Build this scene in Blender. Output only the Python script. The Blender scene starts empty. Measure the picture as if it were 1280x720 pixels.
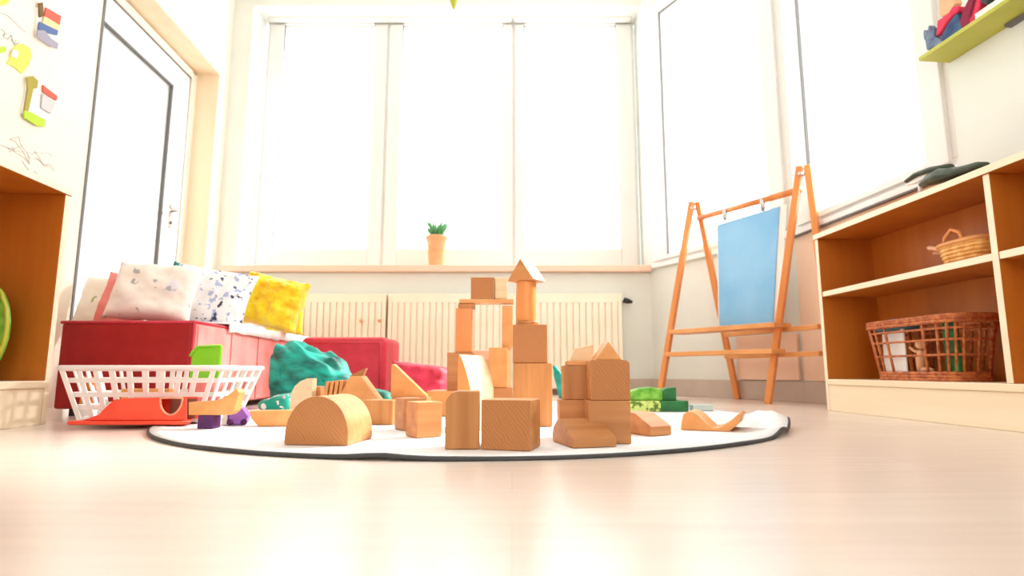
import bpy, bmesh, math, random
from mathutils import Vector, Matrix, noise
random.seed(7)
SC = bpy.context.scene
COL = SC.collection
PI = math.pi
R = math.radians

# ------------------------------------------------------------------ camera model
H = 0.19                      # lens height: camera stands almost on the floor
FPX = 725.0
PITCH = math.atan(103.0/725.0)
CP, SP = math.cos(PITCH), math.sin(PITCH)

def ray(px, py):
    u = (px-640.0)/FPX; v = (360.0-py)/FPX
    return Vector((u, CP - v*SP, SP + v*CP))
def atY(px, py, Y):
    d = ray(px, py); return Vector((0,0,H)) + d*(Y/d.y)
def atZ(px, py, z=0.0):
    d = ray(px, py); return Vector((0,0,H)) + d*((z-H)/d.z)
def atPlane(px, py, P, n):
    d = ray(px, py); o = Vector((0,0,H))
    t = (Vector((P[0],P[1],0))-o).dot(n)/d.dot(n)
    return o + d*t

# ------------------------------------------------------------------ materials
def mat(name, base, rough=0.5, metallic=0.0, spec=0.5, sheen=0.0, emit=None, trans=0.0, subs=0.0):
    m = bpy.data.materials.new(name); m.use_nodes = True
    b = m.node_tree.nodes['Principled BSDF']
    b.inputs['Base Color'].default_value = (*base, 1)
    b.inputs['Roughness'].default_value = rough
    b.inputs['Metallic'].default_value = metallic
    b.inputs['Specular IOR Level'].default_value = spec
    b.inputs['Sheen Weight'].default_value = sheen
    b.inputs['Transmission Weight'].default_value = trans
    return m
def N(m, t, **kw):
    n = m.node_tree.nodes.new(t)
    for k, v in kw.items(): setattr(n, k, v)
    return n
def L(m, a, b): m.node_tree.links.new(a, b)
def noisy(name, c1, c2, scale=8, rough=0.6, stretch=(1,1,1), detail=4, bump=0.0, lo=.35, hi=.65, sheen=0, spec=0.5, rand=0.0):
    """procedural two-tone noise in object coordinates"""
    m = mat(name, c1, rough, sheen=sheen, spec=spec); b = m.node_tree.nodes['Principled BSDF']
    tc = N(m,'ShaderNodeTexCoord'); mp = N(m,'ShaderNodeMapping'); mp.inputs['Scale'].default_value = stretch
    L(m, tc.outputs['Object'], mp.inputs['Vector'])
    src = mp.outputs['Vector']
    if rand:
        oi = N(m,'ShaderNodeObjectInfo'); va = N(m,'ShaderNodeVectorMath', operation='SCALE'); va.inputs[0].default_value=(7,11,5)
        L(m, oi.outputs['Random'], va.inputs['Scale']); ad = N(m,'ShaderNodeVectorMath', operation='ADD')
        L(m, src, ad.inputs[0]); L(m, va.outputs[0], ad.inputs[1]); src = ad.outputs[0]
    nz = N(m,'ShaderNodeTexNoise'); nz.inputs['Scale'].default_value = scale; nz.inputs['Detail'].default_value = detail
    L(m, src, nz.inputs['Vector'])
    cr = N(m,'ShaderNodeValToRGB'); cr.color_ramp.elements[0].position = lo; cr.color_ramp.elements[1].position = hi
    cr.color_ramp.elements[0].color = (*c1,1); cr.color_ramp.elements[1].color = (*c2,1)
    L(m, nz.outputs['Fac'], cr.inputs['Fac'])
    out = cr.outputs['Color']
    if rand:
        hs = N(m,'ShaderNodeHueSaturation'); mr = N(m,'ShaderNodeMapRange')
        mr.inputs['To Min'].default_value = 1-rand; mr.inputs['To Max'].default_value = 1+rand
        L(m, oi.outputs['Random'], mr.inputs['Value']); L(m, mr.outputs[0], hs.inputs['Value']); L(m, out, hs.inputs['Color'])
        out = hs.outputs['Color']
    L(m, out, b.inputs['Base Color'])
    if bump:
        bp = N(m,'ShaderNodeBump'); bp.inputs['Strength'].default_value = bump; bp.inputs['Distance'].default_value = .01
        L(m, nz.outputs['Fac'], bp.inputs['Height']); L(m, bp.outputs['Normal'], b.inputs['Normal'])
    return m
def wood(name, c1, c2, scale=5, axis='z', rough=.45, rand=0.0, bump=.06, rings=False):
    st = {'x':(.35,5,5),'y':(5,.35,5),'z':(5,5,.35)}[axis]
    m = noisy(name, c1, c2, scale=scale, rough=rough, stretch=st, detail=5, bump=bump, lo=.3, hi=.7, rand=rand)
    return m

M = {}
M['beech']    = wood('beech_block', (.43,.165,.043), (.60,.262,.080), scale=7, axis='z', rough=.5, rand=.10)
M['beech_x']  = wood('beech_block_side_grain', (.45,.175,.052), (.62,.28,.10), scale=7, axis='x', rough=.5, rand=.08)
M['beech_pale_and_lit']= wood('pale_and_lit_block', (.74,.52,.30), (.86,.66,.42), scale=7, axis='x', rough=.55)  # pale blocks, and the lit faces of some ordinary ones
def endgrain():
    m = mat('beech_end_grain', (.5,.24,.09), .6); b = m.node_tree.nodes['Principled BSDF']
    tc = N(m,'ShaderNodeTexCoord'); mp = N(m,'ShaderNodeMapping'); mp.inputs['Rotation'].default_value = (0, R(38), 0)
    L(m, tc.outputs['Object'], mp.inputs['Vector'])
    w = N(m,'ShaderNodeTexWave', wave_type='BANDS', bands_direction='X'); w.inputs['Scale'].default_value = 42
    w.inputs['Distortion'].default_value = 7; w.inputs['Detail'].default_value = 3; w.inputs['Detail Scale'].default_value = .8
    L(m, mp.outputs['Vector'], w.inputs['Vector'])
    cr = N(m,'ShaderNodeValToRGB'); cr.color_ramp.elements[0].color = (.405,.155,.045,1); cr.color_ramp.elements[1].color = (.475,.19,.058,1); cr.color_ramp.elements[1].position=.35
    L(m, w.outputs['Fac'], cr.inputs['Fac']); L(m, cr.outputs['Color'], b.inputs['Base Color'])
    bp = N(m,'ShaderNodeBump'); bp.inputs['Strength'].default_value=.1; bp.inputs['Distance'].default_value=.01
    L(m, w.outputs['Fac'], bp.inputs['Height']); L(m, bp.outputs['Normal'], b.inputs['Normal'])
    return m
M['end'] = endgrain()
M['cab'] = wood('orange_wood_panel', (.44,.118,.009), (.53,.165,.017), scale=2.2, axis='z', rough=.4, bump=.02)
M['cab_edge'] = wood('pale_maple_edge', (.88,.74,.53), (.94,.83,.64), scale=2, axis='y', rough=.45, bump=.01)
M['easel'] = wood('easel_wood', (.66,.22,.05), (.78,.31,.09), scale=3, axis='z', rough=.35)
M['easel_h'] = wood('easel_tray_wood', (.66,.28,.08), (.80,.38,.13), scale=3, axis='y', rough=.4)
M['sill'] = wood('sill_wood', (.86,.56,.41), (.92,.66,.51), scale=3, axis='x', rough=.3, bump=.01)
M['tan'] = wood('tan_niche_lining', (.86,.70,.49), (.90,.76,.56), scale=2, axis='z', rough=.5, bump=0)  # tan wood-grain tone for the niche reveals and soffit
M['cream'] = noisy('cream_wall_paint', (.91,.83,.70), (.93,.85,.73), scale=3, rough=.7)
M['wall'] = noisy('pale_grey_green_wall_paint', (.72,.75,.70), (.75,.78,.73), scale=3, rough=.8)
M['mint'] = noisy('pale_mint_wall_paint', (.78,.85,.81), (.81,.88,.84), scale=3, rough=.8)
M['peach'] = noisy('warm_peach_wall_paint', (.86,.62,.46), (.89,.67,.51), scale=3, rough=.7)
M['ceil'] = noisy('white_ceiling_paint', (.88,.88,.86), (.9,.9,.88), scale=3, rough=.9)
M['base'] = noisy('beige_baseboard', (.50,.42,.35), (.55,.47,.40), scale=6, rough=.6)
M['white'] = noisy('white_window_frame', (.78,.78,.755), (.80,.80,.775), scale=4, rough=.35)
M['gasket'] = mat('grey_rubber_gasket', (.17,.17,.17), .7)
M['rad'] = noisy('cream_slatted_cover', (.90,.81,.63), (.93,.85,.69), scale=4, rough=.5)
M['pvc'] = noisy('white_plastic', (.86,.82,.81), (.88,.85,.84), scale=6, rough=.35)
M['metal'] = mat('brushed_steel', (.55,.53,.5), .35, 1.0)
M['dark'] = mat('dark_grey_rubber', (.05,.05,.055), .6)
M['red'] = noisy('deep_red_upholstery', (.36,.006,.010), (.42,.012,.014), scale=14, rough=.5, bump=.1)
M['red2'] = noisy('crimson_upholstery', (.55,.02,.045), (.63,.03,.06), scale=14, rough=.5, bump=.1)
M['coral'] = noisy('coral_and_sunlit_red_fabric', (.82,.20,.18), (.90,.34,.31), scale=6, rough=.8, bump=.2, sheen=.0)  # coral cushion and brick; on the bench side, red upholstery as if sunlit
M['quilt'] = noisy('white_pink_quilt', (.90,.78,.76), (.95,.90,.88), scale=9, rough=.9, bump=.3, sheen=.3)
M['crimson'] = noisy('crimson_velvet', (.42,.003,.02), (.62,.015,.06), scale=12, rough=.6, bump=.3, sheen=.1)
M['rug'] = noisy('white_cotton_rug', (.84,.85,.87), (.90,.91,.93), scale=30, rough=.95, bump=.15)
M['yellow'] = noisy('yellow_shaggy_fabric', (.93,.52,.0), (1.0,.80,.02), scale=16, rough=.8, bump=.7, sheen=.4)
M['yellow2'] = noisy('yellow_green_cloth', (.72,.68,.02), (.8,.75,.05), scale=12, rough=.8)
M['paper'] = mat('white_paper', (.88,.87,.83), .8)
M['pencil'] = mat('grey_pencil', (.42,.42,.42), .8)
M['terra'] = noisy('terracotta', (.72,.36,.16), (.80,.46,.24), scale=10, rough=.8, bump=.2)
M['soil'] = mat('potting_soil', (.07,.045,.03), .95)
M['leaf'] = noisy('grassy_leaf', (.06,.30,.10), (.16,.45,.18), scale=20, rough=.5)
M['leafp'] = mat('pale_flower_spike', (.45,.55,.50), .6)
M['lime'] = noisy('lime_green_plastic', (.20,.62,.015), (.28,.72,.03), scale=5, rough=.35)
M['limeshelf'] = noisy('lime_green_lacquer', (.43,.47,.035), (.50,.53,.06), scale=5, rough=.35)
M['orange_red'] = noisy('orange_red_plastic', (.88,.055,.025), (.95,.09,.04), scale=5, rough=.3)
M['hole'] = mat('brown_inside', (.22,.08,.05), .7)
M['salmon'] = mat('salmon_rim', (.85,.38,.24), .4)
M['plum'] = noisy('dark_purple_paint', (.07,.008,.09), (.10,.015,.13), scale=10, rough=.45)
M['purple'] = noisy('light_purple_paint', (.33,.12,.62), (.40,.17,.70), scale=10, rough=.45)
M['blue'] = noisy('sky_blue_paper', (.20,.50,.82), (.28,.58,.88), scale=3, rough=.6)
M['green'] = noisy('bright_green_plastic', (.07,.35,.02), (.28,.62,.08), scale=26, rough=.3)
M['dgreen'] = noisy('dark_green_paint', (.005,.11,.025), (.02,.20,.05), scale=14, rough=.35)
M['limepat'] = noisy('lime_patterned_card', (.10,.22,.01), (.62,.78,.22), scale=42, rough=.5, lo=.42, hi=.5)
M['palegrey'] = mat('pale_grey_green_plastic', (.55,.64,.60), .4)
M['wicker'] = noisy('brown_wicker', (.34,.07,.018), (.60,.19,.05), scale=60, rough=.6, bump=.4)
M['wicker_l'] = noisy('golden_wicker', (.75,.36,.08), (.92,.60,.22), scale=40, rough=.6, bump=.5)
M['slate'] = noisy('grey_blue_cloth', (.06,.13,.17), (.13,.23,.28), scale=14, rough=.9, bump=.3)
M['wcloth'] = noisy('white_cloth', (.84,.84,.82), (.9,.9,.88), scale=8, rough=.9)
M['skin'] = mat('peach_felt', (.85,.48,.28), .8)
M['olive'] = noisy('dark_green_rubber', (.018,.035,.016), (.05,.07,.03), scale=20, rough=.4)
M['navy'] = noisy('navy_felt', (.02,.05,.17), (.06,.16,.26), scale=26, rough=.8)
M['gblue'] = noisy('grey_blue_felt', (.10,.16,.28), (.22,.28,.38), scale=30, rough=.8)
M['redf'] = noisy('red_felt', (.62,.02,.07), (.75,.05,.12), scale=20, rough=.8)
M['maroon'] = mat('maroon_felt', (.25,.01,.05), .8)
M['black'] = mat('black_plastic', (.02,.02,.02), .5)
M['olivep'] = mat('olive_paper', (.42,.36,.06), .8)
M['ygreen'] = mat('yellow_green_paper', (.50,.75,.05), .8)
M['yel'] = mat('yellow_paper', (.88,.88,.14), .8)
M['redp'] = mat('red_paper', (.80,.13,.09), .8)
M['bluep'] = mat('blue_paper', (.10,.17,.38), .8)
M['greyp'] = mat('grey_paper', (.38,.36,.44), .8)
M['lgrey'] = mat('light_grey_paper', (.62,.62,.62), .8)
M['brownp'] = mat('brown_paper', (.20,.11,.03), .8)
M['yelp'] = mat('pale_yellow_paper', (.90,.75,.35), .8)

def teal():
    m = noisy('teal_velvet', (.0,.06,.048), (.0,.42,.33), scale=7, rough=.6, bump=.6, sheen=.12, stretch=(1,1,2.6), detail=3)
    m.node_tree.nodes['Principled BSDF'].inputs['Sheen Tint'].default_value = (.3,1,.85,1)
    return m
M['teal'] = teal()

def glassmat():
    m = bpy.data.materials.new('window_glass'); m.use_nodes = True; nt = m.node_tree; nt.nodes.clear()
    o = N(m,'ShaderNodeOutputMaterial'); mx = N(m,'ShaderNodeMixShader'); mx.inputs[0].default_value = .06
    t = N(m,'ShaderNodeBsdfTransparent'); g = N(m,'ShaderNodeBsdfGlossy'); g.inputs['Roughness'].default_value = .02
    L(m,t.outputs[0],mx.inputs[1]); L(m,g.outputs[0],mx.inputs[2]); L(m,mx.outputs[0],o.inputs[0])
    return m
M['glass'] = glassmat()

def floormat():
    m = mat('pale_wood_laminate', (.75,.63,.52), .3); b = m.node_tree.nodes['Principled BSDF']
    tc = N(m,'ShaderNodeTexCoord')
    br = N(m,'ShaderNodeTexBrick'); br.offset = .37; br.inputs['Scale'].default_value = 1
    br.inputs['Brick Width'].default_value = 1.3; br.inputs['Row Height'].default_value = .19
    br.inputs['Mortar Size'].default_value = .0012; br.inputs['Mortar Smooth'].default_value = 1
    br.inputs['Color1'].default_value = (.78,.67,.59,1); br.inputs['Color2'].default_value = (.81,.71,.63,1); br.inputs['Mortar'].default_value = (.70,.59,.51,1)
    L(m, tc.outputs['Object'], br.inputs['Vector'])
    mp = N(m,'ShaderNodeMapping'); mp.inputs['Scale'].default_value = (.8,9,1); L(m, tc.outputs['Object'], mp.inputs['Vector'])
    nz = N(m,'ShaderNodeTexNoise'); nz.inputs['Scale'].default_value = 4; nz.inputs['Detail'].default_value = 6; L(m, mp.outputs[0], nz.inputs['Vector'])
    cr = N(m,'ShaderNodeValToRGB'); cr.color_ramp.elements[0].position=.3; cr.color_ramp.elements[1].position=.7
    cr.color_ramp.elements[0].color=(.94,.93,.92,1); cr.color_ramp.elements[1].color=(1,1,1,1)
    L(m, nz.outputs['Fac'], cr.inputs[0])
    mx = N(m,'ShaderNodeMix', data_type='RGBA', blend_type='MULTIPLY'); mx.inputs[0].default_value = 1
    L(m, br.outputs['Color'], mx.inputs[6]); L(m, cr.outputs[0], mx.inputs[7]); L(m, mx.outputs[2], b.inputs['Base Color'])
    b.inputs['Roughness'].default_value = .26; b.inputs['Specular IOR Level'].default_value = .75
    return m
M['floor'] = floormat()

def pattern(name, ground, spots):
    """fabric with soft printed motifs; spots: (colour, scale, threshold, seed)"""
    m = mat(name, ground, .85, sheen=.2); b = m.node_tree.nodes['Principled BSDF']
    tc = N(m,'ShaderNodeTexCoord'); prev = None
    for (c, sc, th, seed) in spots:
        mp = N(m,'ShaderNodeMapping'); mp.inputs['Location'].default_value = (seed, seed*1.7, seed*.6); L(m, tc.outputs['Object'], mp.inputs[0])
        nz = N(m,'ShaderNodeTexNoise'); nz.inputs['Scale'].default_value = sc; nz.inputs['Detail'].default_value = 2.5; L(m, mp.outputs[0], nz.inputs['Vector'])
        cr = N(m,'ShaderNodeValToRGB'); cr.color_ramp.elements[0].position = th; cr.color_ramp.elements[1].position = th+.03
        L(m, nz.outputs['Fac'], cr.inputs[0])
        mx = N(m,'ShaderNodeMix', data_type='RGBA'); L(m, cr.outputs[0], mx.inputs[0])
        if prev is None: mx.inputs[6].default_value = (*ground,1)
        else: L(m, prev, mx.inputs[6])
        mx.inputs[7].default_value = (*c,1); prev = mx.outputs[2]
    L(m, prev, b.inputs['Base Color'])
    return m
M['pat_dots'] = pattern('cream_fabric_with_green_motifs', (.90,.84,.74), [((.35,.48,.16),13,.66,2.1),((.85,.30,.36),9,.68,5.4)])
M['pat_pale'] = pattern('pale_fabric_with_grey_motifs', (.91,.85,.79), [((.80,.78,.88),5,.60,3.3),((.45,.45,.46),24,.66,1.2)])
M['pat_blue'] = pattern('white_fabric_with_navy_motifs', (.86,.88,.92), [((.42,.50,.76),20,.60,4.2),((.04,.05,.10),26,.61,7.7),((.80,.12,.30),7,.68,9.1)])
M['pat_floral'] = pattern('teal_floral_cloth', (.0,.28,.20), [((.75,.68,.66),22,.58,1.5),((.7,.25,.4),26,.66,3.0)])

# ------------------------------------------------------------------ mesh helpers
def tag(o, label=None, cat=None, group=None, kind=None):
    if label: o['label'] = label
    if cat: o['category'] = cat
    if group: o['group'] = group
    if kind: o['kind'] = kind
    return o
def obj(name, bm, m, parent=None, loc=(0,0,0), rz=0, smooth=False, bevel=0, seg=2):
    bmesh.ops.recalc_face_normals(bm, faces=bm.faces)
    me = bpy.data.meshes.new(name); bm.to_mesh(me); bm.free()
    o = bpy.data.objects.new(name, me); COL.objects.link(o)
    if isinstance(m, (list,tuple)):
        for q in m: me.materials.append(q)
    else: me.materials.append(m)
    o.location = loc; o.rotation_euler = (0,0,rz)
    if parent: o.parent = parent
    if smooth:
        for p in me.polygons: p.use_smooth = True
    if bevel:
        b = o.modifiers.new('bevel','BEVEL'); b.width = bevel; b.segments = seg; b.limit_method = 'ANGLE'; b.angle_limit = R(25)
        for p in me.polygons: p.use_smooth = True
        b.harden_normals = True
    return o
def thing(name, label, cat, loc=(0,0,0), rz=0, group=None):
    o = bpy.data.objects.new(name, None); COL.objects.link(o); o.empty_display_size = .05
    o.location = loc; o.rotation_euler = (0,0,rz); return tag(o, label, cat, group)
def BM(): return bmesh.new()
def box(bm, x0,x1,y0,y1,z0,z1, T=None, mi=0):
    vs = [bm.verts.new(v) for v in [(x0,y0,z0),(x1,y0,z0),(x1,y1,z0),(x0,y1,z0),(x0,y0,z1),(x1,y0,z1),(x1,y1,z1),(x0,y1,z1)]]
    if T:
        for v in vs: v.co = T @ v.co
    fs = []
    for f in [(0,3,2,1),(4,5,6,7),(0,1,5,4),(1,2,6,5),(2,3,7,6),(3,0,4,7)]:
        q = bm.faces.new([vs[i] for i in f]); q.material_index = mi; fs.append(q)
    return fs
def prism(bm, poly, d0, d1, axis='y', T=None):
    """poly in the (x,z) plane extruded along y (or (y,z) along x, (x,y) along z)"""
    def pt(a,b,d): return {'y':(a,d,b),'x':(d,a,b),'z':(a,b,d)}[axis]
    A = [bm.verts.new(pt(a,b,d0)) for a,b in poly]; B = [bm.verts.new(pt(a,b,d1)) for a,b in poly]
    if T:
        for v in A+B: v.co = T @ v.co
    n = len(poly); bm.faces.new(A); bm.faces.new(B[::-1])
    for i in range(n): bm.faces.new((A[i],A[(i+1)%n],B[(i+1)%n],B[i]))
def tube(bm, pts, r, n=8, close=False, caps=True, flat=None):
    pts = [Vector(p) for p in pts]; k = len(pts); rings = []
    rr = r if isinstance(r,(list,tuple)) else [r]*k
    for i,p in enumerate(pts):
        if close: t = pts[(i+1)%k]-pts[i-1]
        else: t = pts[min(i+1,k-1)]-pts[max(i-1,0)]
        t.normalize(); up = Vector((0,0,1)) if abs(t.z)<.95 else Vector((0,1,0))
        a = t.cross(up).normalized(); b = a.cross(t).normalized()
        f = flat if flat else 1
        rings.append([bm.verts.new(p + (a*math.cos(2*PI*j/n) + b*math.sin(2*PI*j/n)*f)*rr[i]) for j in range(n)])
    for i in range(k if close else k-1):
        A,B = rings[i], rings[(i+1)%k]
        for j in range(n): bm.faces.new((A[j],A[(j+1)%n],B[(j+1)%n],B[j]))
    if caps and not close: bm.faces.new(rings[0][::-1]); bm.faces.new(rings[-1])
def lathe(bm, prof, n=32, c=(0,0,0)):
    rings = []
    for r,z in prof:
        if r < 1e-6: rings.append([bm.verts.new((c[0],c[1],c[2]+z))])
        else: rings.append([bm.verts.new((c[0]+r*math.cos(2*PI*j/n), c[1]+r*math.sin(2*PI*j/n), c[2]+z)) for j in range(n)])
    for A,B in zip(rings, rings[1:]):
        for j in range(n):
            k=(j+1)%n
            if len(A)==1 and len(B)==1: continue
            if len(A)==1: bm.faces.new((A[0],B[k],B[j]))
            elif len(B)==1: bm.faces.new((A[j],A[k],B[0]))
            else: bm.faces.new((A[j],A[k],B[k],B[j]))
def frameT(P0, P1):
    """local frame: x along P0->P1, y = outward from the room (left normal), z up"""
    u = Vector((P1[0]-P0[0], P1[1]-P0[1], 0)); ln = u.length; u.normalize(); n = Vector((-u.y,u.x,0))
    T = Matrix(((u.x,n.x,0,P0[0]),(u.y,n.y,0,P0[1]),(0,0,1,0),(0,0,0,1)))
    return T, ln, u, n
def struct(name, bm, m, parent=None, **k):
    o = obj(name, bm, m, parent, **k)
    if not parent: o['kind'] = 'structure'
    return o

# ------------------------------------------------------------------ layout
BY = 4.70                                  # back wall (below the sill)
CR = Vector((1.134, BY, 0))                # back right corner
KN = Vector((1.76, 3.52, 0))               # where the bay bends
u2 = Vector((.092,-.92,0)).normalized()
E2 = KN + u2*5.75                           # right wall runs on past the camera
LC = Vector((atY(272,300,BY).x, BY, 0))    # back left corner
ul = Vector((.058,-1,0)).normalized()
EL = LC + ul*6.92
CH = 3.55
sill_z = atY(560, 333, BY).z
NG = Vector((-ul.y, ul.x, 0))

# floor, ceiling
bm = BM(); box(bm, -3.2,3.4,-2.4,5.3,-.08,0); struct('floor', bm, M['floor'])
bm = BM(); box(bm, -3.2,3.4,-2.4,5.3,CH,CH+.1); struct('ceiling', bm, M['ceil'])

# ---------------- back wall
FY = BY+.26                                # window plane
wl = atY(303,200,BY).x; fl = atY(325,200,FY).x; fr = atY(798,200,FY).x
head = atY(560,7,BY).z
bm = BM()
box(bm, LC.x-.35, 1.26, BY, BY+.3, 0, sill_z-.055)
box(bm, LC.x-.35, wl, BY, BY+.3, sill_z-.055, CH)
box(bm, wl, 1.30, BY, BY+.3, head, CH)
box(bm, 1.134, 1.34, BY, BY+.35, sill_z-.055, head)
struct('wall_back', bm, M['wall'])
bm = BM(); box(bm, atY(277,338,BY-.06).x, 1.13, BY-.07, BY+.25, sill_z-.052, sill_z)
struct('trim_1', bm, M['sill'], bevel=.006)
bm = BM(); box(bm, wl, wl+.012, BY, BY+.26, sill_z, head)
struct('trim_2', bm, M['white'])

def window(name, T, x0, x1, z0, z1, sashes, blind=None, depth=.07, ft=.045):
    """frame plus sashes; sashes = [(gx0,gx1,gz0,gz1)] glass rectangles"""
    root = bpy.data.objects.new(name, None); COL.objects.link(root); root['kind'] = 'structure'
    root.matrix_world = T
    f = BM(); d0 = 0
    box(f, x0,x1,0,depth,z0,z0+ft); box(f, x0,x1,0,depth,z1-ft,z1)
    box(f, x0,x0+ft,0,depth,z0+ft,z1-ft); box(f, x1-ft,x1,0,depth,z0+ft,z1-ft)
    ms = [ (sashes[i][1]+sashes[i+1][0])/2 for i in range(len(sashes)-1)]
    for c in ms: box(f, c-.03,c+.03,0,depth,z0+ft,z1-ft)
    obj('window_frame', f, M['white'], root, bevel=.004)
    ed = [x0+ft*.6]+ms+[x1-ft*.6]
    for i,(a,b,c,d) in enumerate(sashes):
        s = BM(); l = ed[i]+(.012 if i else 0); r = ed[i+1]-(.012 if i<len(sashes)-1 else 0)
        zb = z0+ft*.6; zt = z1-ft*.6; y0=-.022; y1=.03
        box(s,l,a,y0,y1,zb,zt); box(s,b,r,y0,y1,zb,zt); box(s,a,b,y0,y1,zb,c); box(s,a,b,y0,y1,d,zt)
        so = obj('sash', s, M['white'], root, bevel=.005)
        g = BM(); box(g,a-.01,b+.01,.010,.014,c-.01,d+.01); obj('glass_pane', g, M['glass'], so)
        k = BM(); w=.006
        box(k,a-.001,a+w,-.012,.008,c,d); box(k,b-w*.4,b+.001,-.012,.008,c,d); box(k,a,b,-.012,.008,d-w*1.6,d+.001); box(k,a,b,-.012,.008,c-.001,c+w*.4)
        obj('gasket', k, M['gasket'], so)
    return root
Tb = Matrix.Translation((0,FY,0))
def gy(px,py): return atY(px,py,FY)
gz0 = gy(560,312).z; gz1 = gy(560,28).z
sash = [(gy(350,150).x*1.0, gy(465,150).x, gz0, gz1), (gy(501,150).x, gy(629,150).x, gz0, gz1), (gy(655,150).x, gy(772,150).x, gz0, gz1)]
w1 = window('window_1', Tb, fl, 1.12, sill_z, head, sash)
k = BM(); box(k, fl+.03, gy(640,100).x, -.10,-.03, gy(560,25).z, head-.02)
obj('blind_cassette', k, M['white'], w1, bevel=.012)
k = BM(); box(k, gy(642,100).x, gy(789,100).x, -.10,-.03, gy(560,25).z, head-.02)
obj('blind_cassette', k, M['white'], w1, bevel=.012)
k = BM(); box(k, gy(789.5,100).x, gy(792,100).x, -.11,-.02, gy(560,28).z, head-.01); obj('blind_bracket', k, M['white'], w1)

# ---------------- unseen wall behind the camera to shade fill, wide opening added for some
bm = BM(); box(bm,-3.0,3.2,-2.35,-2.2,0,1.0); box(bm,-3.0,3.2,-2.35,-2.2,2.6,CH); box(bm,-3.0,-1.3,-2.35,-2.2,1.0,2.6); box(bm,1.5,3.2,-2.35,-2.2,1.0,2.6)
struct('wall_rear_unseen', bm, M['cream'])

# ---------------- bay walls
T1, l1, uu1, n1 = frameT(CR, KN)
T2, l2, uu2, n2 = frameT(KN, E2)
def onP(px, py, P, T, n):
    q = atPlane(px, py, P, n); return T.inverted() @ q
def wall_with_window(name, T, ln, x0, x1, z0, z1, m, mlow=None, tail=0):
    b = BM(); th = .14
    box(b, -.0, ln+tail, 0, th, 0, z0); box(b, 0, x0, 0, th, z0, z1); box(b, x1, ln+tail, 0, th, z0, z1); box(b, 0, ln+tail, 0, th, z1, CH)
    o = struct(name, b, m); o.matrix_world = T; return o
a0 = onP(829,150,CR,T1,n1); a1 = onP(957,150,CR,T1,n1)
bz0 = onP(835,318,CR,T1,n1).z; bz1 = onP(822,18,CR,T1,n1).z
wall_with_window('wall_bay', T1, l1, .03, l1-.02, sill_z, bz1+.14, M['wall'])
window('window_2', T1, .03, l1-.02, sill_z, bz1+.14, [(a0.x, a1.x, bz0, bz1)])
c0 = onP(1003,100,KN,T2,n2); c1 = onP(1151,100,KN,T2,n2)
cz0 = bz0
wend = onP(1186,90,KN,T2,n2).x
wall_with_window('wall_right', T2, l2, .02, wend, sill_z, bz1+.14, M['mint'])
window('window_3', T2, .02, wend, sill_z, bz1+.14, [(c0.x, c1.x, cz0, bz1)])
b = BM(); box(b, .0, l1+.01, -.035, .02, sill_z-.03, sill_z); o = struct('trim_3', b, M['white'], bevel=.004); o.matrix_world = T1
b = BM(); box(b, .0, wend, -.035, .02, sill_z-.03, sill_z); o = struct('trim_4', b, M['white'], bevel=.004); o.matrix_world = T2
b = BM(); box(b, .0, wend, -.037, .0, sill_z-.038, sill_z-.03); o = struct('trim_5', b, M['gasket']); o.matrix_world = T2
b = BM(); box(b, .01, wend, -.012, -.001, .13, sill_z-.038); o = struct('trim_6', b, M['peach']); o.matrix_world = T2
# post at the bend of the bay
b = BM(); bmesh.ops.create_cone(b, cap_ends=True, segments=12, radius1=.03, radius2=.03, depth=bz1-sill_z+.1)
o = struct('trim_7', b, M['white']); o.location = (KN.x+.02, KN.y+.02, (sill_z+bz1+.14)/2)
# baseboards
bh = atZ(870,498,0); bbh = .125
b = BM(); box(b, 0, l1, -.02, 0, 0, bbh); o = struct('baseboard_bay', b, M['base'], bevel=.004); o.matrix_world = T1
b = BM(); box(b, 0, l2, -.02, 0, 0, bbh); o = struct('baseboard_right', b, M['base'], bevel=.004); o.matrix_world = T2
b = BM(); box(b, LC.x+.12, CR.x, BY-.02, BY, 0, bbh); o = struct('baseboard_back', b, M['base'], bevel=.004)
# outside ledge closing the gap behind the bend is left to the sky

# ---------------- left wall with door niche
Tl, ll, uul, nl = frameT(EL, LC)           # x runs towards the back corner, y points out of the room
def onL(px,py): return Tl.inverted() @ atPlane(px,py,LC,nl)
px_far = onL(262,300).x - .02              # pilaster front
niche_n = .19
xn0 = onL(109,200).x                        # near edge of niche
xn1 = px_far
zn = onL(268,83).z
b = BM()
box(b, 0, xn0, 0, .3, 0, CH); box(b, xn1, ll, 0, .3, 0, zn); box(b, xn0, ll, 0, .3, zn, CH)
o = struct('wall_left', b, M['cream']); o.matrix_world = Tl
b = BM(); box(b, xn0, xn1, niche_n+.05, .3, 0, zn); o = struct('wall_niche', b, M['cream']); o.matrix_world = Tl
b = BM(); box(b, xn1-.012, xn1, .004, niche_n+.05, 0, zn-.012); box(b, xn0, xn1, .004, niche_n+.05, zn-.012, zn)
o = struct('trim_8', b, M['tan']); o.matrix_world = Tl
b = BM(); box(b, xn0-.004, xn0+.012, -.006, niche_n, 0, zn); o = struct('trim_9', b, M['gasket']); o.matrix_world = Tl
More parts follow.
